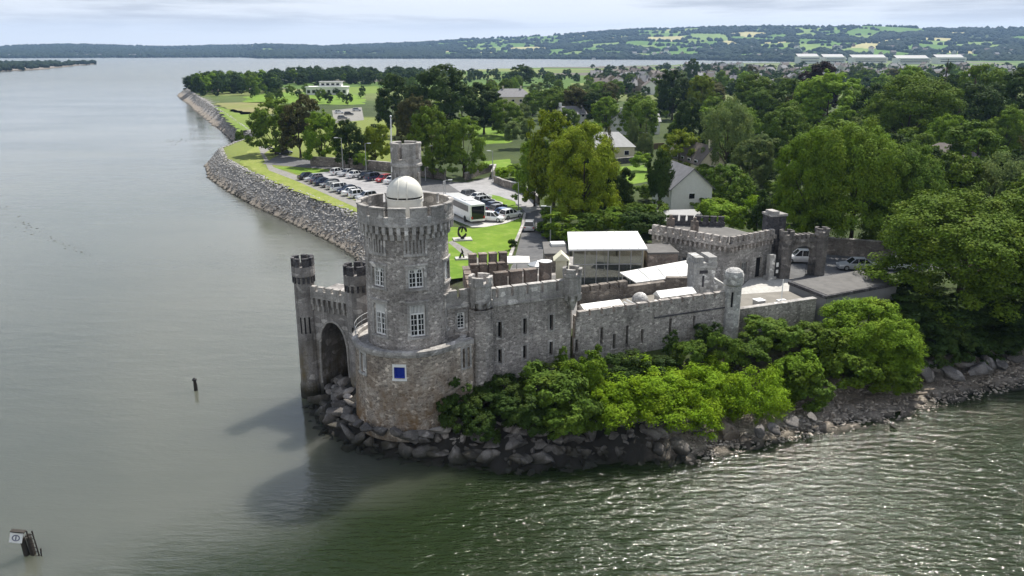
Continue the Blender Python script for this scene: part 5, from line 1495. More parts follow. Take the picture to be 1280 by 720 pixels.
x, y = G(908, 540, .8); boulder(x, y, 1.35, 'big brown rounded boulder standing on the shingle', k=4, z=.7, mat='rock_brown', sc=(1.15, .9, 1.0), rot=(.2, .5, -.5))
x, y = G(930, 548, .5); boulder(x, y, .75, 'smaller brown boulder leaning on the big brown boulder', k=5, z=.4, mat='rock_brown')
x, y = G(408, 545, 0); boulder(x, y, .8, 'low wet rock awash left of the rock apron', k=0, z=-.3, sc=(1.5, .9, .7))
x, y = G(420, 482, .5); boulder(x, y, 1.6, 'dark sloping rock inside the water gate arch', k=6, z=.2, sc=(1.3, 1.2, .8), mat='rock')
x, y = G(365, 520, 0); boulder(x, y, .9, 'flat dark reef rock just breaking the water left of the water gate', k=2, z=-.5, sc=(2.6, .9, .75), rot=(0, 0, .4))
x, y = G(382, 508, 0); boulder(x, y, .8, 'dark reef rock at the foot of the left water gate turret', k=3, z=-.3, sc=(1.8, 1, .8), rot=(0, 0, .2))
for u, v, s in ((745, 500, .8), (775, 505, .9), (805, 510, 1.0), (840, 512, 1.0), (872, 520, .9), (950, 522, .8), (990, 510, .9), (1012, 506, .8), (890, 528, .6), (970, 520, .7), (690, 520, .7), (715, 524, .7)):
    x, y = G(u, v + 14, 1.6); boulder(x, y, s, 'dark overhung boulder under the creeper above the shingle', 'overhung boulders', z=1.4, mat='rock')
for u, v, s in ((1085, 492, .6), (1105, 496, .5), (1130, 486, .7), (1150, 490, .6), (1142, 496, .5), (1070, 498, .5), (1165, 484, .5)):
    x, y = G(u, v, 1.); boulder(x, y, s, 'flat pale slab on the upper shingle below the thicket', 'shingle slabs', z=.75, mat='rock_brown', sc=(1.5, .9, .4))
for u, v, s in ((1117, 534, .4), (1108, 508, .4), (660, 585, .25), (700, 582, .3), (742, 572, .45), (640, 584, .25), (752, 574, .35), (720, 577, .35)):
    x, y = G(u, v, 0); boulder(x, y, s, 'small rock just breaking the water off the shore', 'rocks awash', z=-.1)
for u, v in ((1165, 455), (1185, 462), (1210, 452), (1235, 448), (1262, 440), (1150, 458), (1225, 458), (1250, 450)):
    x, y = G(u, v, 2.2); boulder(x, y, RG.uniform(1., 1.5), 'dark cliff rock under the huge shore tree', 'shore cliff rocks', z=1.7, mat='rock', sc=(1.5, .9, .9))

# rock armour along the sea bank and the shingle: rubble nobody could count
v0, f0 = rock_mesh(300, 1, 6)
def rubble(P, S, name, mat, label, sq=.75):
    n = len(P); rng = np.random.RandomState(len(P)); ang = rng.uniform(0, 6.28, n); ax = rng.uniform(.75, 1.3, (n, 3)) * np.array([1.15, .9, sq])
    V = v0[None] * ax[:, None]; jit = rng.uniform(.85, 1.15, (n, len(v0), 1)); V = V * jit
    tl = rng.uniform(-.6, .6, n); c, s = np.cos(tl)[:, None], np.sin(tl)[:, None]; V = np.stack([V[..., 0], V[..., 1] * c - V[..., 2] * s, V[..., 1] * s + V[..., 2] * c], -1)
    c, s = np.cos(ang)[:, None], np.sin(ang)[:, None]; V = np.stack([V[..., 0] * c - V[..., 1] * s, V[..., 0] * s + V[..., 1] * c, V[..., 2]], -1)
    V = V * S[:, None, None] + P[:, None]
    Fa = f0[None] + (np.arange(n) * len(v0))[:, None, None]
    setp(link(bpy.data.objects.new(name, np_mesh(name, V.reshape(-1, 3), Fa.reshape(-1, 3), mat, 3))), label, None, None, 'stuff')
m, g = newmat('armour_rock'); pos = g.n('ShaderNodeNewGeometry').outputs['Position']
zz_ = g.n('ShaderNodeSeparateXYZ', i_0=pos).outputs[2]; a = g.noise(pos, .9, 3, .6); b = g.noise(pos, 5., 4, .7)
rnd = g.n('ShaderNodeNewGeometry').outputs['Random Per Island']
col = g.mix(rnd, (.30, .29, .28), (.46, .445, .43)); col = g.mix(g.mr(a, .55, .7), col, (.16, .13, .09)); col = g.mulv(col, g.mr(b, .3, .7, .75, 1.25))
col = g.mix(g.mr(zz_, 1.3, .2), col, (.028, .028, .022)); finish(g, col, .9, g.bump(b, .5, .08), .2); M['armour'] = m
P = []; cl = np.array(_coast_left + [(-21.5, 108)])
rng = np.random.RandomState(8)
for i in range(len(cl) - 1):
    a, b = cl[i], cl[i + 1]; L = hypot(*(b - a)); n = int(L * (40 if a[1] < 240 else 18)); nrm = np.array([(b - a)[1], -(b - a)[0]]) / L
    t = rng.rand(n, 1); q = rng.uniform(-2.0, 4.6, (n, 1)); 
    P.append(a + (b - a) * t - nrm * q * (1 if TZ(*(a + (b - a) * .5 - nrm * 4)) > 0 else -1))
P = np.concatenate(P); z = terrain(P); d = coast_d(P); ok = (z > -.8) & (d < 4.8); P, z = P[ok], z[ok]
S = rng.uniform(.18, .4, len(P)) * np.where(P[:, 1] > 240, 1.3, 1.0)
rubble(np.c_[P, z + .05], S, 'rubble', M['armour'], 'grey rock armour dumped along the sea bank')
P = []
for i in range(9000):
    u = rng.uniform(860, 1300); v = rng.uniform(450, 590); P.append(G(u, v, .6))
P = np.array(P); d = coast_d(P); ok = (d > -.9) & (d < 5.6) & (P[:, 0] > 11); P = P[ok]
rubble(np.c_[P, terrain(P) + .01], rng.uniform(.07, .22, len(P)) * rng.choice([.7, 1, 1.5], len(P)), 'shingle', M['shingle'], 'brown shingle and stones on the narrow shore', .6)

P = []
for (ua, va), (ub, vb_), n in (((0, 256), (42, 290), 45), ((42, 290), (112, 320), 40), ((206, 178), (262, 172), 70), ((236, 168), (250, 160), 30), ((262, 196), (290, 190), 60)):
    for _ in range(n):
        t = rng.rand(); P.append(G(ua + (ub - ua) * t + rng.normal(0, 5), va + (vb_ - va) * t + rng.normal(0, 1.6), 0))
P = np.array(P); rubble(np.c_[P, np.full(len(P), .02)], rng.uniform(.08, .24, len(P)) * (P[:, 1] / 130) ** .5, 'floating_weed', plain('drift_weed', (.11, .105, .085), .9, .2), 'thin drifting lines of weed on the estuary', .12)

# ------------------------------------------------------------------ vehicles
PAINT = {}
def paint(nm, c, metal=.2):
    m, g = newmat('car_paint_' + nm); n = g.noise(g.n('ShaderNodeTexCoord').outputs['Object'], 3., 4)
    finish(g, g.mulv(c, g.mr(n, .3, .7, .93, 1.07)), .3, None, .5, metal, Coat_Weight=.6, Coat_Roughness=.08); PAINT[nm] = m
for nm, c in dict(white=(.78, .78, .78), silver=(.45, .46, .48), grey=(.14, .14, .15), black=(.018, .018, .02), navy=(.02, .03, .07), red=(.42, .02, .02), blue=(.12, .2, .38), purple=(.12, .10, .13)).items(): paint(nm, c)


def car_proto(kind):
    Lh, Wd, hb, ht = {'hatch': (1.95, .85, .88, 1.48), 'saloon': (2.25, .88, .9, 1.43), 'estate': (2.25, .9, .95, 1.62)}[kind]
    e = empty('parked_car', (0, 0, 0), 'x', 'car'); mb = MB()
    xs_ = [-Lh, -Lh * .97, -Lh * .8, -Lh * .45, 0, Lh * .4, Lh * .75, Lh * .95, Lh]
    top = [hb * .72, hb * .92, hb * .97, hb, hb, hb * .98, hb * .84, hb * .72, hb * .55]; wd = [.82, .93, .98, 1, 1, 1, .98, .90, .74]
    sec = []
    for x, t, w_ in zip(xs_, top, wd):
        w_ *= Wd; sec.append([(x, -w_ * .93, .22), (x, -w_, .45), (x, -w_, t * .8), (x, -w_ * .9, t), (x, w_ * .9, t), (x, w_, t * .8), (x, w_, .45), (x, w_ * .93, .22)])
    vs = [p for s in sec for p in s]; fs = [(i * 8 + j, i * 8 + (j + 1) % 8, (i + 1) * 8 + (j + 1) % 8, (i + 1) * 8 + j) for i in range(8) for j in range(8)] + [tuple(reversed(range(8))), tuple(range(64, 72))]
    fs = [tuple(reversed(f)) for f in fs]; mb.add(vs, fs)
    r0, r1, f1, f0 = {'hatch': (-1.72, -1.45, .35, 1.0), 'saloon': (-1.55, -1.0, .42, 1.05), 'estate': (-2.1, -1.9, .4, 1.0)}[kind]
    cab = []
    for x, z, w_ in ((r0, hb * .96, .88), (r1, ht - .05, .70), (r1 + .25, ht, .68), (f1 - .2, ht, .68), (f1, ht - .05, .70), (f0, hb * .96, .86)): cab.append((x, z, w_ * Wd))
    # roof and pillars
    mb.add([(x, -w_, z) for x, z, w_ in cab[1:5]] + [(x, w_, z) for x, z, w_ in cab[1:5]], [(0, 1, 5, 4), (1, 2, 6, 5), (2, 3, 7, 6)])
    for sgn in (-1, 1):
        for i0, i1 in ((0, 1), (5, 4)):
            a, b = cab[i0], cab[i1]; mb.tube([(a[0], sgn * a[2], a[1]), (b[0], sgn * b[2], b[1])], .05, 5)
        for fx in (.0, -.75):
            mb.tube([(fx + .05, sgn * .87 * Wd, hb), (fx, sgn * .69 * Wd, ht - .03)], .045, 5)
    mb.build('body', PAINT['silver'], e, True, R(35))
    def quad(pts, nm, mat):
        q = MB(); q.add(pts, [tuple(range(len(pts)))]); q.build(nm, mat, e)
    g_ = [(x, w_ * .985, z - .01) for x, z, w_ in cab]
    quad([(g_[5][0], -g_[5][1], g_[5][2]), (g_[5][0], g_[5][1], g_[5][2]), (g_[4][0], g_[4][1], g_[4][2]), (g_[4][0], -g_[4][1], g_[4][2])], 'windscreen', M['glass'])
    quad([(g_[0][0], g_[0][1], g_[0][2]), (g_[0][0], -g_[0][1], g_[0][2]), (g_[1][0], -g_[1][1], g_[1][2]), (g_[1][0], g_[1][1], g_[1][2])], 'rear_window', M['glass'])
    for sgn in (-1, 1): quad([(x, sgn * y_, z) for x, y_, z in (g_[0], g_[5], g_[4], g_[3], g_[2], g_[1])], 'side_window', M['glass'])
    for sx in (-Lh * .62, Lh * .63):
        for sy in (-1, 1):
            q = MB(); pr = [(.0, -.11), (.3, -.11), (.33, -.06), (.33, .06), (.3, .11), (0, .11)]; n = 14; vs = []
            for r_, y_ in pr:
                for k in range(n): vs.append((sx + r_ * cos(2 * pi * k / n), sy * (Wd - .09) + y_, .33 + r_ * sin(2 * pi * k / n)))
            q.add(vs, [(j * n + k, j * n + (k + 1) % n, (j + 1) * n + (k + 1) % n, (j + 1) * n + k) for j in range(5) for k in range(n)]); wl = q.build('wheel', M['rubber'], e)
            q = MB(); q.add([(sx + .2 * cos(2 * pi * k / n), sy * (Wd + .025), .33 + .2 * sin(2 * pi * k / n)) for k in range(n)], [tuple(range(n))]); q.build('rim', M['metal'], wl)
    for sy in (-1, 1):
        q = MB(); q.box((Lh * .955, sy * Wd * .66, hb * .66), (.16, .34, .15)); q.build('headlight', M['lamp'], e)
        q = MB(); q.box((-Lh * .97, sy * Wd * .74, hb * .75), (.12, .22, .2)); q.build('tail_light', M['redlamp'], e)
    return e
CARS = {k: car_proto(k) for k in ('hatch', 'saloon', 'estate')}
first = {k: True for k in CARS}
def car(x, y, hd, kind, col, label, group=None, z=4.54):
    src = CARS[kind]
    if first[kind]:
        first[kind] = False; c = src; c.location = (x, y, z); c.rotation_euler[2] = hd; c['label'] = label
    else: c = copy_thing(src, (x, y, z), hd, None, label)
    if group: c['group'] = group
    elif 'group' in c: del c['group']
    for ch in c.children:
        if ch.name.startswith('body'): ch.material_slots[0].link = 'OBJECT'; ch.material_slots[0].material = PAINT[col]
A, B = G(387, 224), G(459, 249.5); hd = atan2(15.8, 23)
row = [('saloon', 'black', 'black saloon at the seaward end of the front row of the car park'), ('hatch', 'silver', 'silver hatchback second from the seaward end of the front row'), ('saloon', 'purple', 'dull purple saloon third from the seaward end of the front row'), ('saloon', 'navy', 'dark navy saloon before the gap in the front row of the car park'),
       ('hatch', 'grey', 'dark grey hatchback just after the gap in the front row'), ('hatch', 'silver', 'silver hatchback between the dark grey hatchback and the white van-like car'), ('estate', 'white', 'tall white van-like estate in the middle of the front row'), ('saloon', 'navy', 'navy saloon right of the tall white estate in the front row'), ('saloon', 'white', 'white saloon right of the navy saloon in the front row'), ('hatch', 'white', 'white hatchback second from the keep end of the front row'), ('hatch', 'silver', 'silver hatchback at the keep end of the front row')]
for i, (k, c, lab) in enumerate(row):
    t = i / 10; car(A[0] + (B[0] - A[0]) * t + RG.uniform(-.2, .2), A[1] + (B[1] - A[1]) * t + RG.uniform(-.3, .3), hd + (pi if i % 3 == 1 else 0), k, c, lab, 'cars in the front row of the car park')
A, B = G(424, 218), G(505, 231)
row = [('hatch', 'white', 'white hatchback at the far left of the back row of the car park'), ('saloon', 'silver', 'silver saloon beside the far left white hatchback in the back row'), ('saloon', 'white', 'white saloon left of the two dark cars in the back row'), ('hatch', 'black', 'black hatchback in the back row of the car park'), ('estate', 'navy', 'navy estate left of the red car in the back row'), ('hatch', 'red', 'red hatchback, the only red car in the car park'), ('saloon', 'white', 'white saloon right of the red car'), ('hatch', 'silver', 'silver hatchback half hidden by the keep at the end of the back row')]
for i, (k, c, lab) in enumerate(row):
    t = i / 7; car(A[0] + (B[0] - A[0]) * t, A[1] + (B[1] - A[1]) * t + RG.uniform(-.3, .3), hd + .25 + (pi if i % 2 else 0), k, c, lab, 'cars in the back row of the car park')
for u, v, k, c, lab in ((588, 247, 'hatch', 'grey', 'dark grey hatchback furthest behind the white coach'), (600, 250.5, 'saloon', 'white', 'white saloon just behind the white coach'), (605, 255, 'hatch', 'silver', 'silver hatchback nearest the roof of the coach'), (611, 259.5, 'saloon', 'black', 'black saloon in the middle of the coach park'), (618, 262.5, 'saloon', 'navy', 'navy saloon in front of the black saloon in the coach park'), (625, 266, 'hatch', 'grey', 'dark hatchback beside the pale blue car'), (631, 270.5, 'saloon', 'blue', 'pale blue saloon in the coach park'), (638, 272.5, 'hatch', 'white', 'white hatchback at the lane end of the coach park')):
    car(*G(u, v), hd + .12, k, c, lab, 'cars beside the coach')
car(*G(615, 276.5), hd - .9, 'hatch', 'white', 'white hatchback parked alone at the lawn edge beside the coach')
car(*G(662, 287), R(86), 'hatch', 'silver', 'silver hatchback driving up the shaded lane', z=4.535)
car(*G(1001, 328), R(172), 'estate', 'white', 'white estate seen through the castle gateway arch')
car(*G(1070, 337), R(176), 'saloon', 'silver', 'silver saloon parked in the shade right of the gateway')
car(*G(1117, 337), R(178), 'estate', 'white', 'white estate beside the silver saloon, half behind the shore tree')
car(*G(356, 193), R(20), 'hatch', 'black', 'black car on the road at the bend under the trees', z=4.535)
for u, v, c in ((424, 142, 'white'), (436, 144, 'black'), (428, 149, 'grey'), (446, 139, 'silver')): car(*G(u, v), .3, 'hatch', c, c + ' car in the small far car park beyond the trees')
# coach
_a, _b = G(588, 281), G(562, 268); bh = atan2(_b[1] - _a[1], _b[0] - _a[0]); bx, by = _a[0] + 5.4 * cos(bh) + 1.25 * sin(bh), _a[1] + 5.4 * sin(bh) - 1.25 * cos(bh)
bx, by = _a[0] + 5.4 * cos(bh) + 1.25 * abs(sin(bh)), _a[1] + 5.4 * sin(bh) + 1.25 * abs(cos(bh))
BUS = empty('coach', (bx, by, 4.54), 'white single deck coach with a dark glass rear parked by the lawn', 'coach', None, bh)
def bb(name, c, d, mat, parent=BUS):
    mb = MB(); mb.box(c, d); o = mb.build(name, mat, None); o.parent = parent; 
    return o
o = bb('body', (0, 0, 1.75), (11., 2.5, 2.7), PAINT['white'])
bv = o.modifiers.new('edge', 'BEVEL'); bv.width = .18; bv.segments = 3
for sy in (-1, 1): bb('side_window', (.2, sy * 1.235, 2.25), (9.6, .06, .95), M['glass'])
bb('rear_window', (-5.48, 0, 1.75), (.08, 2.1, 2.0), M['glass']); bb('windscreen', (5.48, 0, 2.0), (.08, 2.2, 1.6), M['glass'])
bb('roof_unit', (-1.5, 0, 3.17), (2.2, 1.6, .16), M['white'])
for sx in (-3.2, 3.6):
    for sy in (-1, 1):
        mb = MB(); n = 16; mb.add([(sx + .5 * cos(2 * pi * k / n), sy * q, .5 + .5 * sin(2 * pi * k / n)) for q in (1.0, 1.28) for k in range(n)], [tuple(range(n)), tuple(range(n, 2 * n))] + [(k, (k + 1) % n, n + (k + 1) % n, n + k) for k in range(n)])
        o = mb.build('wheel', M['rubber'], None); o.parent = BUS
for sy in (-1, 1): bb('tail_light', (-5.5, sy * 1.0, 1.0), (.06, .25, .4), M['redlamp'])

# ------------------------------------------------------------------ lamp posts, poles, signs in the water, sculptures
def lamp(u, vb, h, lab, arm=1.2, rz=0.):
    x, y = G(u, vb); e = empty('street_lamp', (x, y, 4.5), lab, 'street lamp', None)
    mb = MB(); mb.tube([(x, y, 4.5), (x, y, 4.5 + h)], [.10, .06], 8); mb.build('post', M['metal'], e)
    mb = MB(); ax, ay = x + arm * cos(rz), y + arm * sin(rz); mb.tube([(x, y, 4.5 + h), (ax, ay, 4.6 + h)], .04, 6); mb.build('arm', M['metal'], e)
    mb = MB(); mb.box((ax, ay, 4.6 + h), (.75, .3, .14), rz); mb.build('lamp_head', M['lamp'], e)
lamp(429, 214, 7.2, 'tall lamp post standing behind the back row of cars', -1.2)
lamp(532, 226, 7.0, 'tall lamp post just right of the keep turret')
lamp(557, 246, 3.0, 'short lamp post near the coach at the car park edge', .9)
lamp(648, 262, 4.5, 'slim lamp post on the lawn strip beside the lane', -.8)
lamp(688, 303, 5.0, 'lamp post in front of the lane trees', -1.0)
lamp(458, 214, 6.0, 'lamp post against the shaded boundary wall', .9)
lamp(616, 226, 6.0, 'pole lamp at the road bend by the garden wall', -.8)
x, y = G(35, 694, 0)
CM = empty('channel_marker', (x, y, -.5), 'leaning timber pile with a white symbol board and a steel ladder in the water', 'marker')
mb = MB()
for dx, dy in ((0, 0), (.42, .1), (.2, .4)): mb.tube([(x + dx, y + dy, -1), (x + dx - .22, y + dy + .05, 1.55)], [.21, .19], 10)
mb.build('pile', M['wood'], CM)
bdx, bdy = x - .42, y - .28
mb = MB(); mb.box((bdx, bdy, 1.75), (.85, .06, .72), R(8), R(-12), R(12)); mb.build('board', M['white'], CM)
brd = CM.children[-1]
mb = MB(); mb.lathe((bdx, bdy, 1.75), [(.25, 0), (.29, 0)], 20, cap=False)
mb.build('symbol', M['black'], brd)
bpy.data.objects.remove(brd.children[0])
def on_board(a, b, off=-.045):
    v = Vector((a, off, b)); 
    from mathutils import Matrix
    return Vector((bdx, bdy, 1.75)) + (Matrix.Rotation(R(8), 3, 'Z') @ Matrix.Rotation(R(12), 3, 'Y') @ Matrix.Rotation(R(-12), 3, 'X')) @ v
mb = MB(); n = 24
for k in range(n):
    t0, t1 = 2 * pi * k / n, 2 * pi * (k + 1) / n
    mb.add([on_board(r_ * cos(t) * 1.15, r_ * sin(t)) for t, r_ in ((t0, .17), (t0, .24), (t1, .24), (t1, .17))], [(0, 1, 2, 3)])
mb.add([on_board(a, b, -.047) for a, b in ((-.04, -.15), (.04, -.15), (.04, .15), (-.04, .15))], [(0, 1, 2, 3)])
mb.build('symbol', plain('sign_blue_grey', (.12, .13, .2), .5), brd)
mb = MB(); mb.box((bdx + .12, bdy + .18, 2.2), (.95, .45, .07), R(8), R(-8), R(12)); mb.build('hood', M['wood'], CM)
mb = MB()
for dx in (.55, .95): mb.tube([(x + dx, y - .1, -.5), (x + dx - .32, y, 2.15)], .05, 6)
for k in range(6): mb.tube([(x + .55 - .045 * k, y - .08, .1 + k * .36), (x + .95 - .045 * k, y - .08, .1 + k * .36)], .03, 5)
mb.tube([(x + 1.05, y - .1, .1), (x + 1.1, y - .1, .75)], .05, 6); mb.build('ladder', M['wood'], CM)
CM.scale = (.84,) * 3
x, y = G(245, 488, 0)
MP = empty('mooring_post', (x, y, -.5), 'single dark mooring post with a rounded head standing alone in the river', 'post')
mb = MB(); mb.tube([(x, y, -1), (x, y, .55), (x - .02, y, .95)], [.17, .17, .13], 10); mb.build('shaft', M['wood'], MP)
mb = MB(); mb.lathe((x - .03, y, 0), [(.12, .93), (.21, 1.0), (.2, 1.12), (.08, 1.25), (.01, 1.27)], 12); mb.build('head', M['black'], MP)
# ring sculpture and figure sculpture on white plinths
def plinth(e, x, y, a, b, rz): mb = MB(); mb.box((x, y, 4.62), (a, b, .2), rz); mb.build('plinth', M['paving'], e)
x, y = G(578, 300); RS = empty('ring_sculpture', (x, y, 4.5), 'dark bronze ring sculpture on a pale slab in the lawn', 'sculpture'); plinth(RS, x, y, 2.6, 1.8, .2)
mb = MB(); pts = [(x + .55 * cos(t), y + .15 * sin(t), 5.65 + .7 * sin(t)) for t in np.linspace(0, 2 * pi * .96, 26)]; mb.tube(pts, [.10 + .09 * abs(sin(i * .5)) for i in range(26)], 8)
mb.tube([(x, y, 4.7), (x, y, 5.0)], [.28, .2], 8); mb.tube([(x - .1, y, 5.6), (x + .1, y, 6.5)], [.1, .14], 6); mb.build('ring', M['bronze'], RS)
x, y = G(577, 324); FS = empty('small_sculpture', (x, y, 4.5), 'small dark twisted sculpture on a pale slab near the keep', 'sculpture'); plinth(FS, x, y, 1.6, 1.2, .2)
mb = MB(); mb.tube([(x - .2, y, 4.7), (x - .1, y, 5.1), (x + .15, y, 5.4), (x, y, 5.9)], [.16, .12, .14, .05], 8); mb.tube([(x + .3, y, 4.7), (x + .15, y, 5.3)], [.1, .08], 8); mb.build('figure', M['bronze'], FS)

# ------------------------------------------------------------------ walls and fences
def wallrun(px, h, t, mat, name, lab, cat='wall'):
    pts = [G(u, v) for u, v in px]; e = empty(name, (*pts[0], 4.4), lab, cat); a = MB(); b = MB()
    for p, q in zip(pts, pts[1:]): a.seg(p, q, 0, t, 4.3, 4.5 + h); b.seg(p, q, -.06, t + .06, 4.5 + h, 4.6 + h)
    a.build('wall', M[mat], e); b.build('coping', M['ashlar' if mat != 'fence' else 'fence'], e)
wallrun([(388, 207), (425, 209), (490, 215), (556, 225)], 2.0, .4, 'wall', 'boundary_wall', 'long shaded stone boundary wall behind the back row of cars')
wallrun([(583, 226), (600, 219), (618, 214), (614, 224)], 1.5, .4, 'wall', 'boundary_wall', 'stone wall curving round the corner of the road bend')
wallrun([(617, 229), (628, 234), (646, 239), (662, 246), (672, 256)], 1.4, .4, 'wall', 'garden_wall', 'curved stone garden wall on the far side of the lane bend')
wallrun([(655, 268), (652, 285), (644, 304), (636, 324)], .35, .3, 'wall', 'kerb_wall', 'low stone edging wall between the lawn and the lane')
wallrun([(1030, 318), (1080, 322), (1140, 326), (1240, 330)], 2.2, .4, 'wall', 'boundary_wall', 'shaded roadside wall behind the parked silver saloon')
wallrun([(790, 188), (812, 187), (830, 186)], 1.5, .1, 'fence', 'garden_fence', 'brown timber fence right of the cream bungalow', 'fence')
wallrun([(742, 207), (775, 205), (806, 202)], 1.3, .3, 'dark', 'garden_wall', 'dark low wall between the bungalow and its lawn')

# ------------------------------------------------------------------ houses
def house(x, y, rz, Lx, Wy, hw, hr, wall, roof, lab, hip=0., name='house', chim=0, over=.35, zb=None, wins=True, group=None):
    """gabled (hip=0) or hipped roof, ridge along local x"""
    e = empty(name, (x, y, zb if zb is not None else TZ(x, y) - .1), lab, 'house', group, rz)
    a, b = Lx / 2, Wy / 2
    def ch(nm, mb, mat, par=e):
        o = mb.build(nm, M[mat]); o.parent = par; return o
    mb = MB(); mb.box((0, 0, hw / 2), (Lx, Wy, hw))
    if not hip: mb.add([(-a, -b, hw), (-a, b, hw), (-a, 0, hw + hr), (a, -b, hw), (a, b, hw), (a, 0, hw + hr)], [(0, 2, 1), (3, 4, 5)])
    ch('wall', mb, wall); mb = MB(); o = over; s = hr / b * o
    r = a + o - (hip * (b + o)); z1, z0 = hw + hr + .12, hw - s + .1
    v = [(-a - o, -b - o, z0), (a + o, -b - o, z0), (a + o, b + o, z0), (-a - o, b + o, z0), (-r, 0, z1), (r, 0, z1)]
    if hip: mb.add(v, [(0, 1, 5, 4), (2, 3, 4, 5), (1, 2, 5), (3, 0, 4), (3, 2, 1, 0)])
    else:
        v2 = [(p[0], p[1], p[2] - .15) for p in v]
        mb.add(v + v2, [(0, 1, 5, 4), (2, 3, 4, 5), (6, 10, 11, 7), (8, 11, 10, 9), (0, 6, 7, 1), (2, 8, 9, 3), (0, 4, 10, 6), (4, 3, 9, 10), (1, 7, 11, 5), (5, 11, 8, 2)])
    rf = ch('roof', mb, roof)
    for k in range(chim):
        mb = MB(); cx_ = (-r if k == 0 else r) * .85; mb.box((cx_, 0, hw + hr + .3), (.6, .9, 1.6)); mb.box((cx_, 0, hw + hr + 1.15), (.75, 1.05, .15)); ch('chimney', mb, wall, rf)
    if wins:
        for sy in (-1, 1):
            n = max(2, int(Lx / 3))
            for k in range(n):
                for zf in ([1.4] if hw < 4 else [1.4, 4.1]):
                    xx = -a + Lx * (k + .5) / n; mb = MB(); mb.box((xx, sy * (b + .02), zf), (1.3, .1, 1.2)); w_ = ch('window', mb, 'white')
                    mb = MB(); mb.box((xx, sy * (b + .06), zf), (1.1, .06, 1.0)); ch('pane', mb, 'glass', w_)
        for sx in (-1, 1):
            mb = MB(); mb.box((sx * (a + .02), 0, hw * .75), (.1, 1.1, 1.0)); w_ = ch('window', mb, 'white'); mb = MB(); mb.box((sx * (a + .06), 0, hw * .75), (.06, .9, .8)); ch('pane', mb, 'glass', w_)
    return e
x, y = G(762, 197); house(x, y + 3, .05, 11.5, 8.5, 3.0, 3.0, 'render_c', 'slate_l', 'cream bungalow with a wide pale grey hipped roof', .8, chim=0)
x, y = G(776, 168); house(x, y + 3, R(88), 9, 7.5, 4.6, 2.6, 'render_w', 'slate', 'blue-grey gabled two storey house above the bungalow', 0, chim=1)
x, y = G(640, 137); house(x, y + 4, .1, 17, 11, 5.8, 3.2, 'render_c', 'slate', 'big pale villa with a dark hipped roof among the trees', .7, 'villa', 2)
x, y = G(858, 276); house(x, y + 5, R(99), 9, 6.6, 5.2, 2.9, 'render_w', 'slate', 'white gabled house with a dark slate roof behind the gatehouse', 0, chim=0)
x, y = G(842, 292); house(x, y, R(7), 6.5, 4.5, 2.6, .9, 'render_w', 'slate_l', 'low white lean-to house with a pale roof before the gabled house', 0, 'annexe')
x, y = G(875, 228); house(x, y + 6, R(104), 15, 5.5, 4.2, 3.2, 'render_c', 'slate_b', 'long narrow house with a steep roof and white chimney under the trees', 0, 'house', 2)
x, y = G(1190, 236); house(x, y + 3, R(-18), 13, 10, 5.0, 3.4, 'render_w', 'slate_b', 'house with a brown tiled hipped roof buried in the trees at the right', .9)
x, y = G(785, 170); house(x + 7, y + 8, .1, 7, 6, 4.2, 2, 'render_w', 'slate_l', 'small white house beside the blue-grey gabled house', 0)
x, y = G(714, 160); house(x, y + 6, .5, 9, 7, 4.5, 2.5, 'render_w', 'slate', 'white house half hidden between the tall garden trees', 0, chim=1)
# white clubhouse
x, y = G(410, 118); CH = empty('clubhouse', (x, y, 4.4), 'long low white clubhouse with an upper storey beyond the playing field', 'building', None, .05)
for nm, c, d, mt in (('wall', (0, 0, 2.2), (24, 10, 4.4), 'render_w'), ('roof', (0, 0, 4.6), (25, 11, .5), 'roofwhite'), ('upper_wall', (2, 2, 6), (13, 7, 2.6), 'render_w'), ('upper_roof', (2, 2, 7.5), (14, 8, .4), 'slate_l')):
    mb = MB(); mb.box(c, d); o = mb.build(nm, M[mt]); o.parent = CH
for k in range(8):
    mb = MB(); mb.box((-10.5 + 3 * k, -5.03, 2), (1.8, .1, 1.8)); o = mb.build('window', M['glass']); o.parent = CH
for k in range(4):
    mb = MB(); mb.box((-2.5 + 3 * k, -1.55, 6.1), (1.8, .12, 1.2)); o = mb.build('upper_window', M['glass']); o.parent = CH

# suburb: small far houses, each one mesh of wall and roof
HP = []
M['estate_w'] = plain('estate_render', (.40, .39, .37), .9, .15, .1)
M['estate_c'] = plain('estate_brick', (.26, .21, .18), .9, .15, .1)
for k, (wm, rm) in enumerate((('estate_w', 'slate'), ('estate_c', 'slate_b'), ('wall', 'slate'), ('render_w', 'slate_b'))):
    mb = MB(); L_, W_, h_, r_ = 11, 8, 5, 3
    mb.box((0, 0, h_ / 2), (L_, W_, h_)); mb.add([(-5.5, -4, h_), (-5.5, 4, h_), (-5.5, 0, h_ + r_), (5.5, -4, h_), (5.5, 4, h_), (5.5, 0, h_ + r_)], [(0, 2, 1), (3, 4, 5)])
    mb.mi = 1; mb.add([(-5.8, -4.4, h_ - .2), (5.8, -4.4, h_ - .2), (5.8, 4.4, h_ - .2), (-5.8, 4.4, h_ - .2), (-5.8, 0, h_ + r_ + .1), (5.8, 0, h_ + r_ + .1)], [(0, 1, 5, 4), (2, 3, 4, 5)]); mb.box((3.5, 0, h_ + r_ + .5), (.8, 1, 1.6))
    mb.mi = 2
    for i in range(4):
        for z_ in (1.5, 3.9): mb.box((-4 + 2.6 * i, -4.02, z_), (1.2, .08, 1.2))
    o = mb.build('house', [M[wm], M[rm], M['glass']]); HP.append(o.data); bpy.data.objects.remove(o)
RG2 = random.Random(9); cnt = 0; hp = []
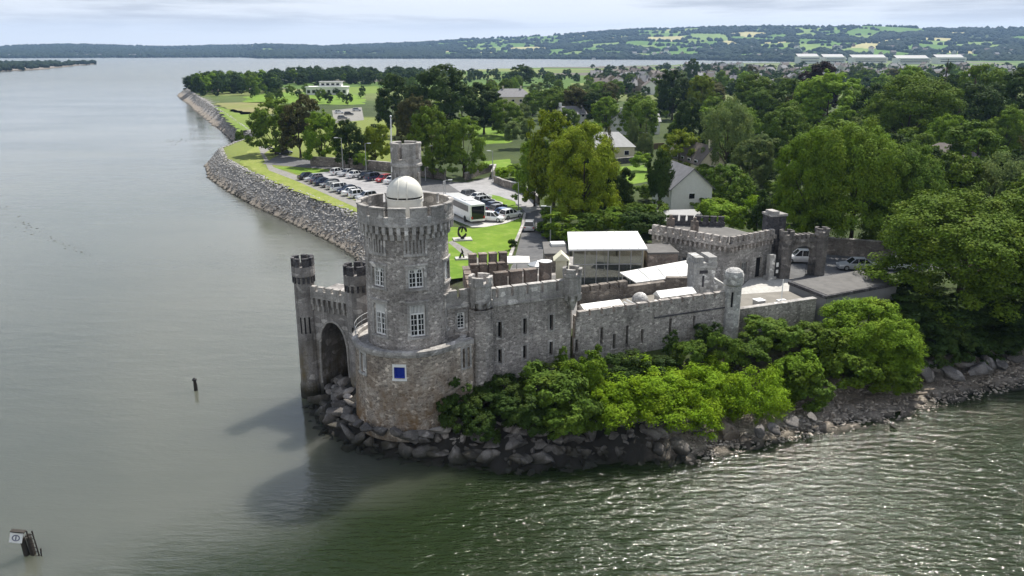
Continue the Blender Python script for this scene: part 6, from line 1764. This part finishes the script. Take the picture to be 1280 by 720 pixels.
for _ in range(4000):
    if cnt >= 170: break
    u = RG2.uniform(742, 1270); v = RG2.uniform(84, 118); 
    if u < 850 and v < 92: continue
    if u > 1010 and v > 104: continue
    x, y = G(u, v)
    if any(hypot(x - a, y - b) < 15 for a, b in hp): continue
    hp.append((x, y)); o = bpy.data.objects.new('house', HP[RG2.randrange(4)]); link(o); o.location = (x, y, TZ(x, y)); st = int(x / 90) * .7; o.rotation_euler[2] = st + RG2.choice((0, pi / 2)) + RG2.uniform(-.1, .1)
    setp(o, 'small suburban house in the far estate beyond the wood', 'house', 'houses of the far estate'); cnt += 1
for u in list(range(104, 136, 6)) + [165, 172, 183, 236, 240, 252] + list(range(20, 40, 5)):
    Y_ = 3620; x = (u - 640) / FPX * Y_ * .97; o = bpy.data.objects.new('house', HP[RG2.choice((0, 3))]); link(o); o.location = (x, Y_ + RG2.uniform(0, 60), 4); o.scale = (1.6,) * 3
    xx, yy_, zh = hill_z(np.array([x / Y_]), np.array([.05])); o.location.y = float(yy_[0]); o.location.z = float(zh[0]); o.location.x = float(xx[0])
    setp(o, 'tiny white house on the far left shore below the hills', 'house', 'houses on the far left shore')
for _ in range(70):
    a_ = np.array([RG2.uniform(.1, .6)]); r_ = np.array([RG2.uniform(.02, .3)]); xx, yy_, zh = hill_z(a_, r_)
    o = bpy.data.objects.new('house', HP[RG2.choice((0, 3, 1))]); link(o); o.location = (float(xx[0]), float(yy_[0]), float(zh[0])); o.rotation_euler[2] = RG2.uniform(0, 3); o.scale = (1.4,) * 3
    setp(o, 'tiny house on the lower slope of the far hill', 'house', 'houses on the far hill')
# white factory blocks below the hill
for u0, u1, vt, vb, Y_, lab in ((998, 1026, 70.5, 82, 1650, 'pale block at the left end of the white factory'), (1030, 1058, 71, 82, 1655, 'grey-white block with a glazed front in the factory row'), (1066, 1110, 71.5, 82, 1680, 'long white factory hall in the middle of the row'), (1122, 1164, 72.5, 81, 1600, 'long white factory shed right of the gap'), (1172, 1208, 71.5, 81, 1610, 'white factory shed at the right end of the row'), (740, 800, 78, 80, 2900, 'long white shed low on the far channel shore')):
    z1 = ZatY(vt, Y_); z0 = 5; x0, x1 = XatY(u0, Y_, z0), XatY(u1, Y_, z0); e = empty('factory', ((x0 + x1) / 2, Y_, z0), lab, 'building')
    mb = MB(); mb.box(((x0 + x1) / 2, Y_ + 15, (z0 + z1) / 2), (x1 - x0 - 4, 30, z1 - z0)); mb.build('wall', M['render_w'], e)
    mb = MB(); mb.add([(x0 + 1, Y_ - 2, z1 - 4.), (x1 - 1, Y_ - 2, z1 - 4.), (x1 - 1, Y_ + 25, z1 + 5), (x0 + 1, Y_ + 25, z1 + 5), (x0 + 1, Y_ + 32, z1 - 4.), (x1 - 1, Y_ + 32, z1 - 4.)], [(0, 1, 2, 3), (3, 2, 5, 4)]); mb.build('roof', M['slate_l'], e)
    mb = MB()
    for k in range(2): mb.box(((x0 + x1) / 2, Y_ - .1, z0 + (z1 - z0) * (.35 + .35 * k)), (x1 - x0 - 10, .3, 1.6))
    mb.build('window_band', M['glass'], e)
# mast on the far left hill, pylons
for u, vt, vb, Y_, lab in ((298, 53, 60, 5200, 'thin radio mast on the far left skyline'), (989, 59, 66, 3400, 'white mast on the hill above the factory')):
    x = XatY(u, Y_, 50); z0, z1 = ZatY(vb, Y_) - 8, ZatY(vt, Y_); e = empty('radio_mast', (x, Y_, z0), lab, 'mast'); mb = MB()
    mb.tube([(x, Y_, z0), (x, Y_, z1)], [2.2, 1.2], 6); mb.box((x, Y_, z1 - 4), (6, 3, 3)); mb.build('mast', M['metal'], e)

# ------------------------------------------------------------------ the air
m = bpy.data.materials.new('haze_air'); m.use_nodes = True; g = NT(m.node_tree)
pv = g.n('ShaderNodeVolumePrincipled'); pv.inputs['Color'].default_value = (.42, .64, 1, 1); pv.inputs['Density'].default_value = HAZE = .000075
pv.inputs['Anisotropy'].default_value = .2
g.link(pv.outputs[0], g.n('ShaderNodeOutputMaterial').inputs['Volume'])
mb = MB(); mb.box((0, 3500, 118), (14400, 7800, 250)); setp(mb.build('haze', m), kind='stuff')
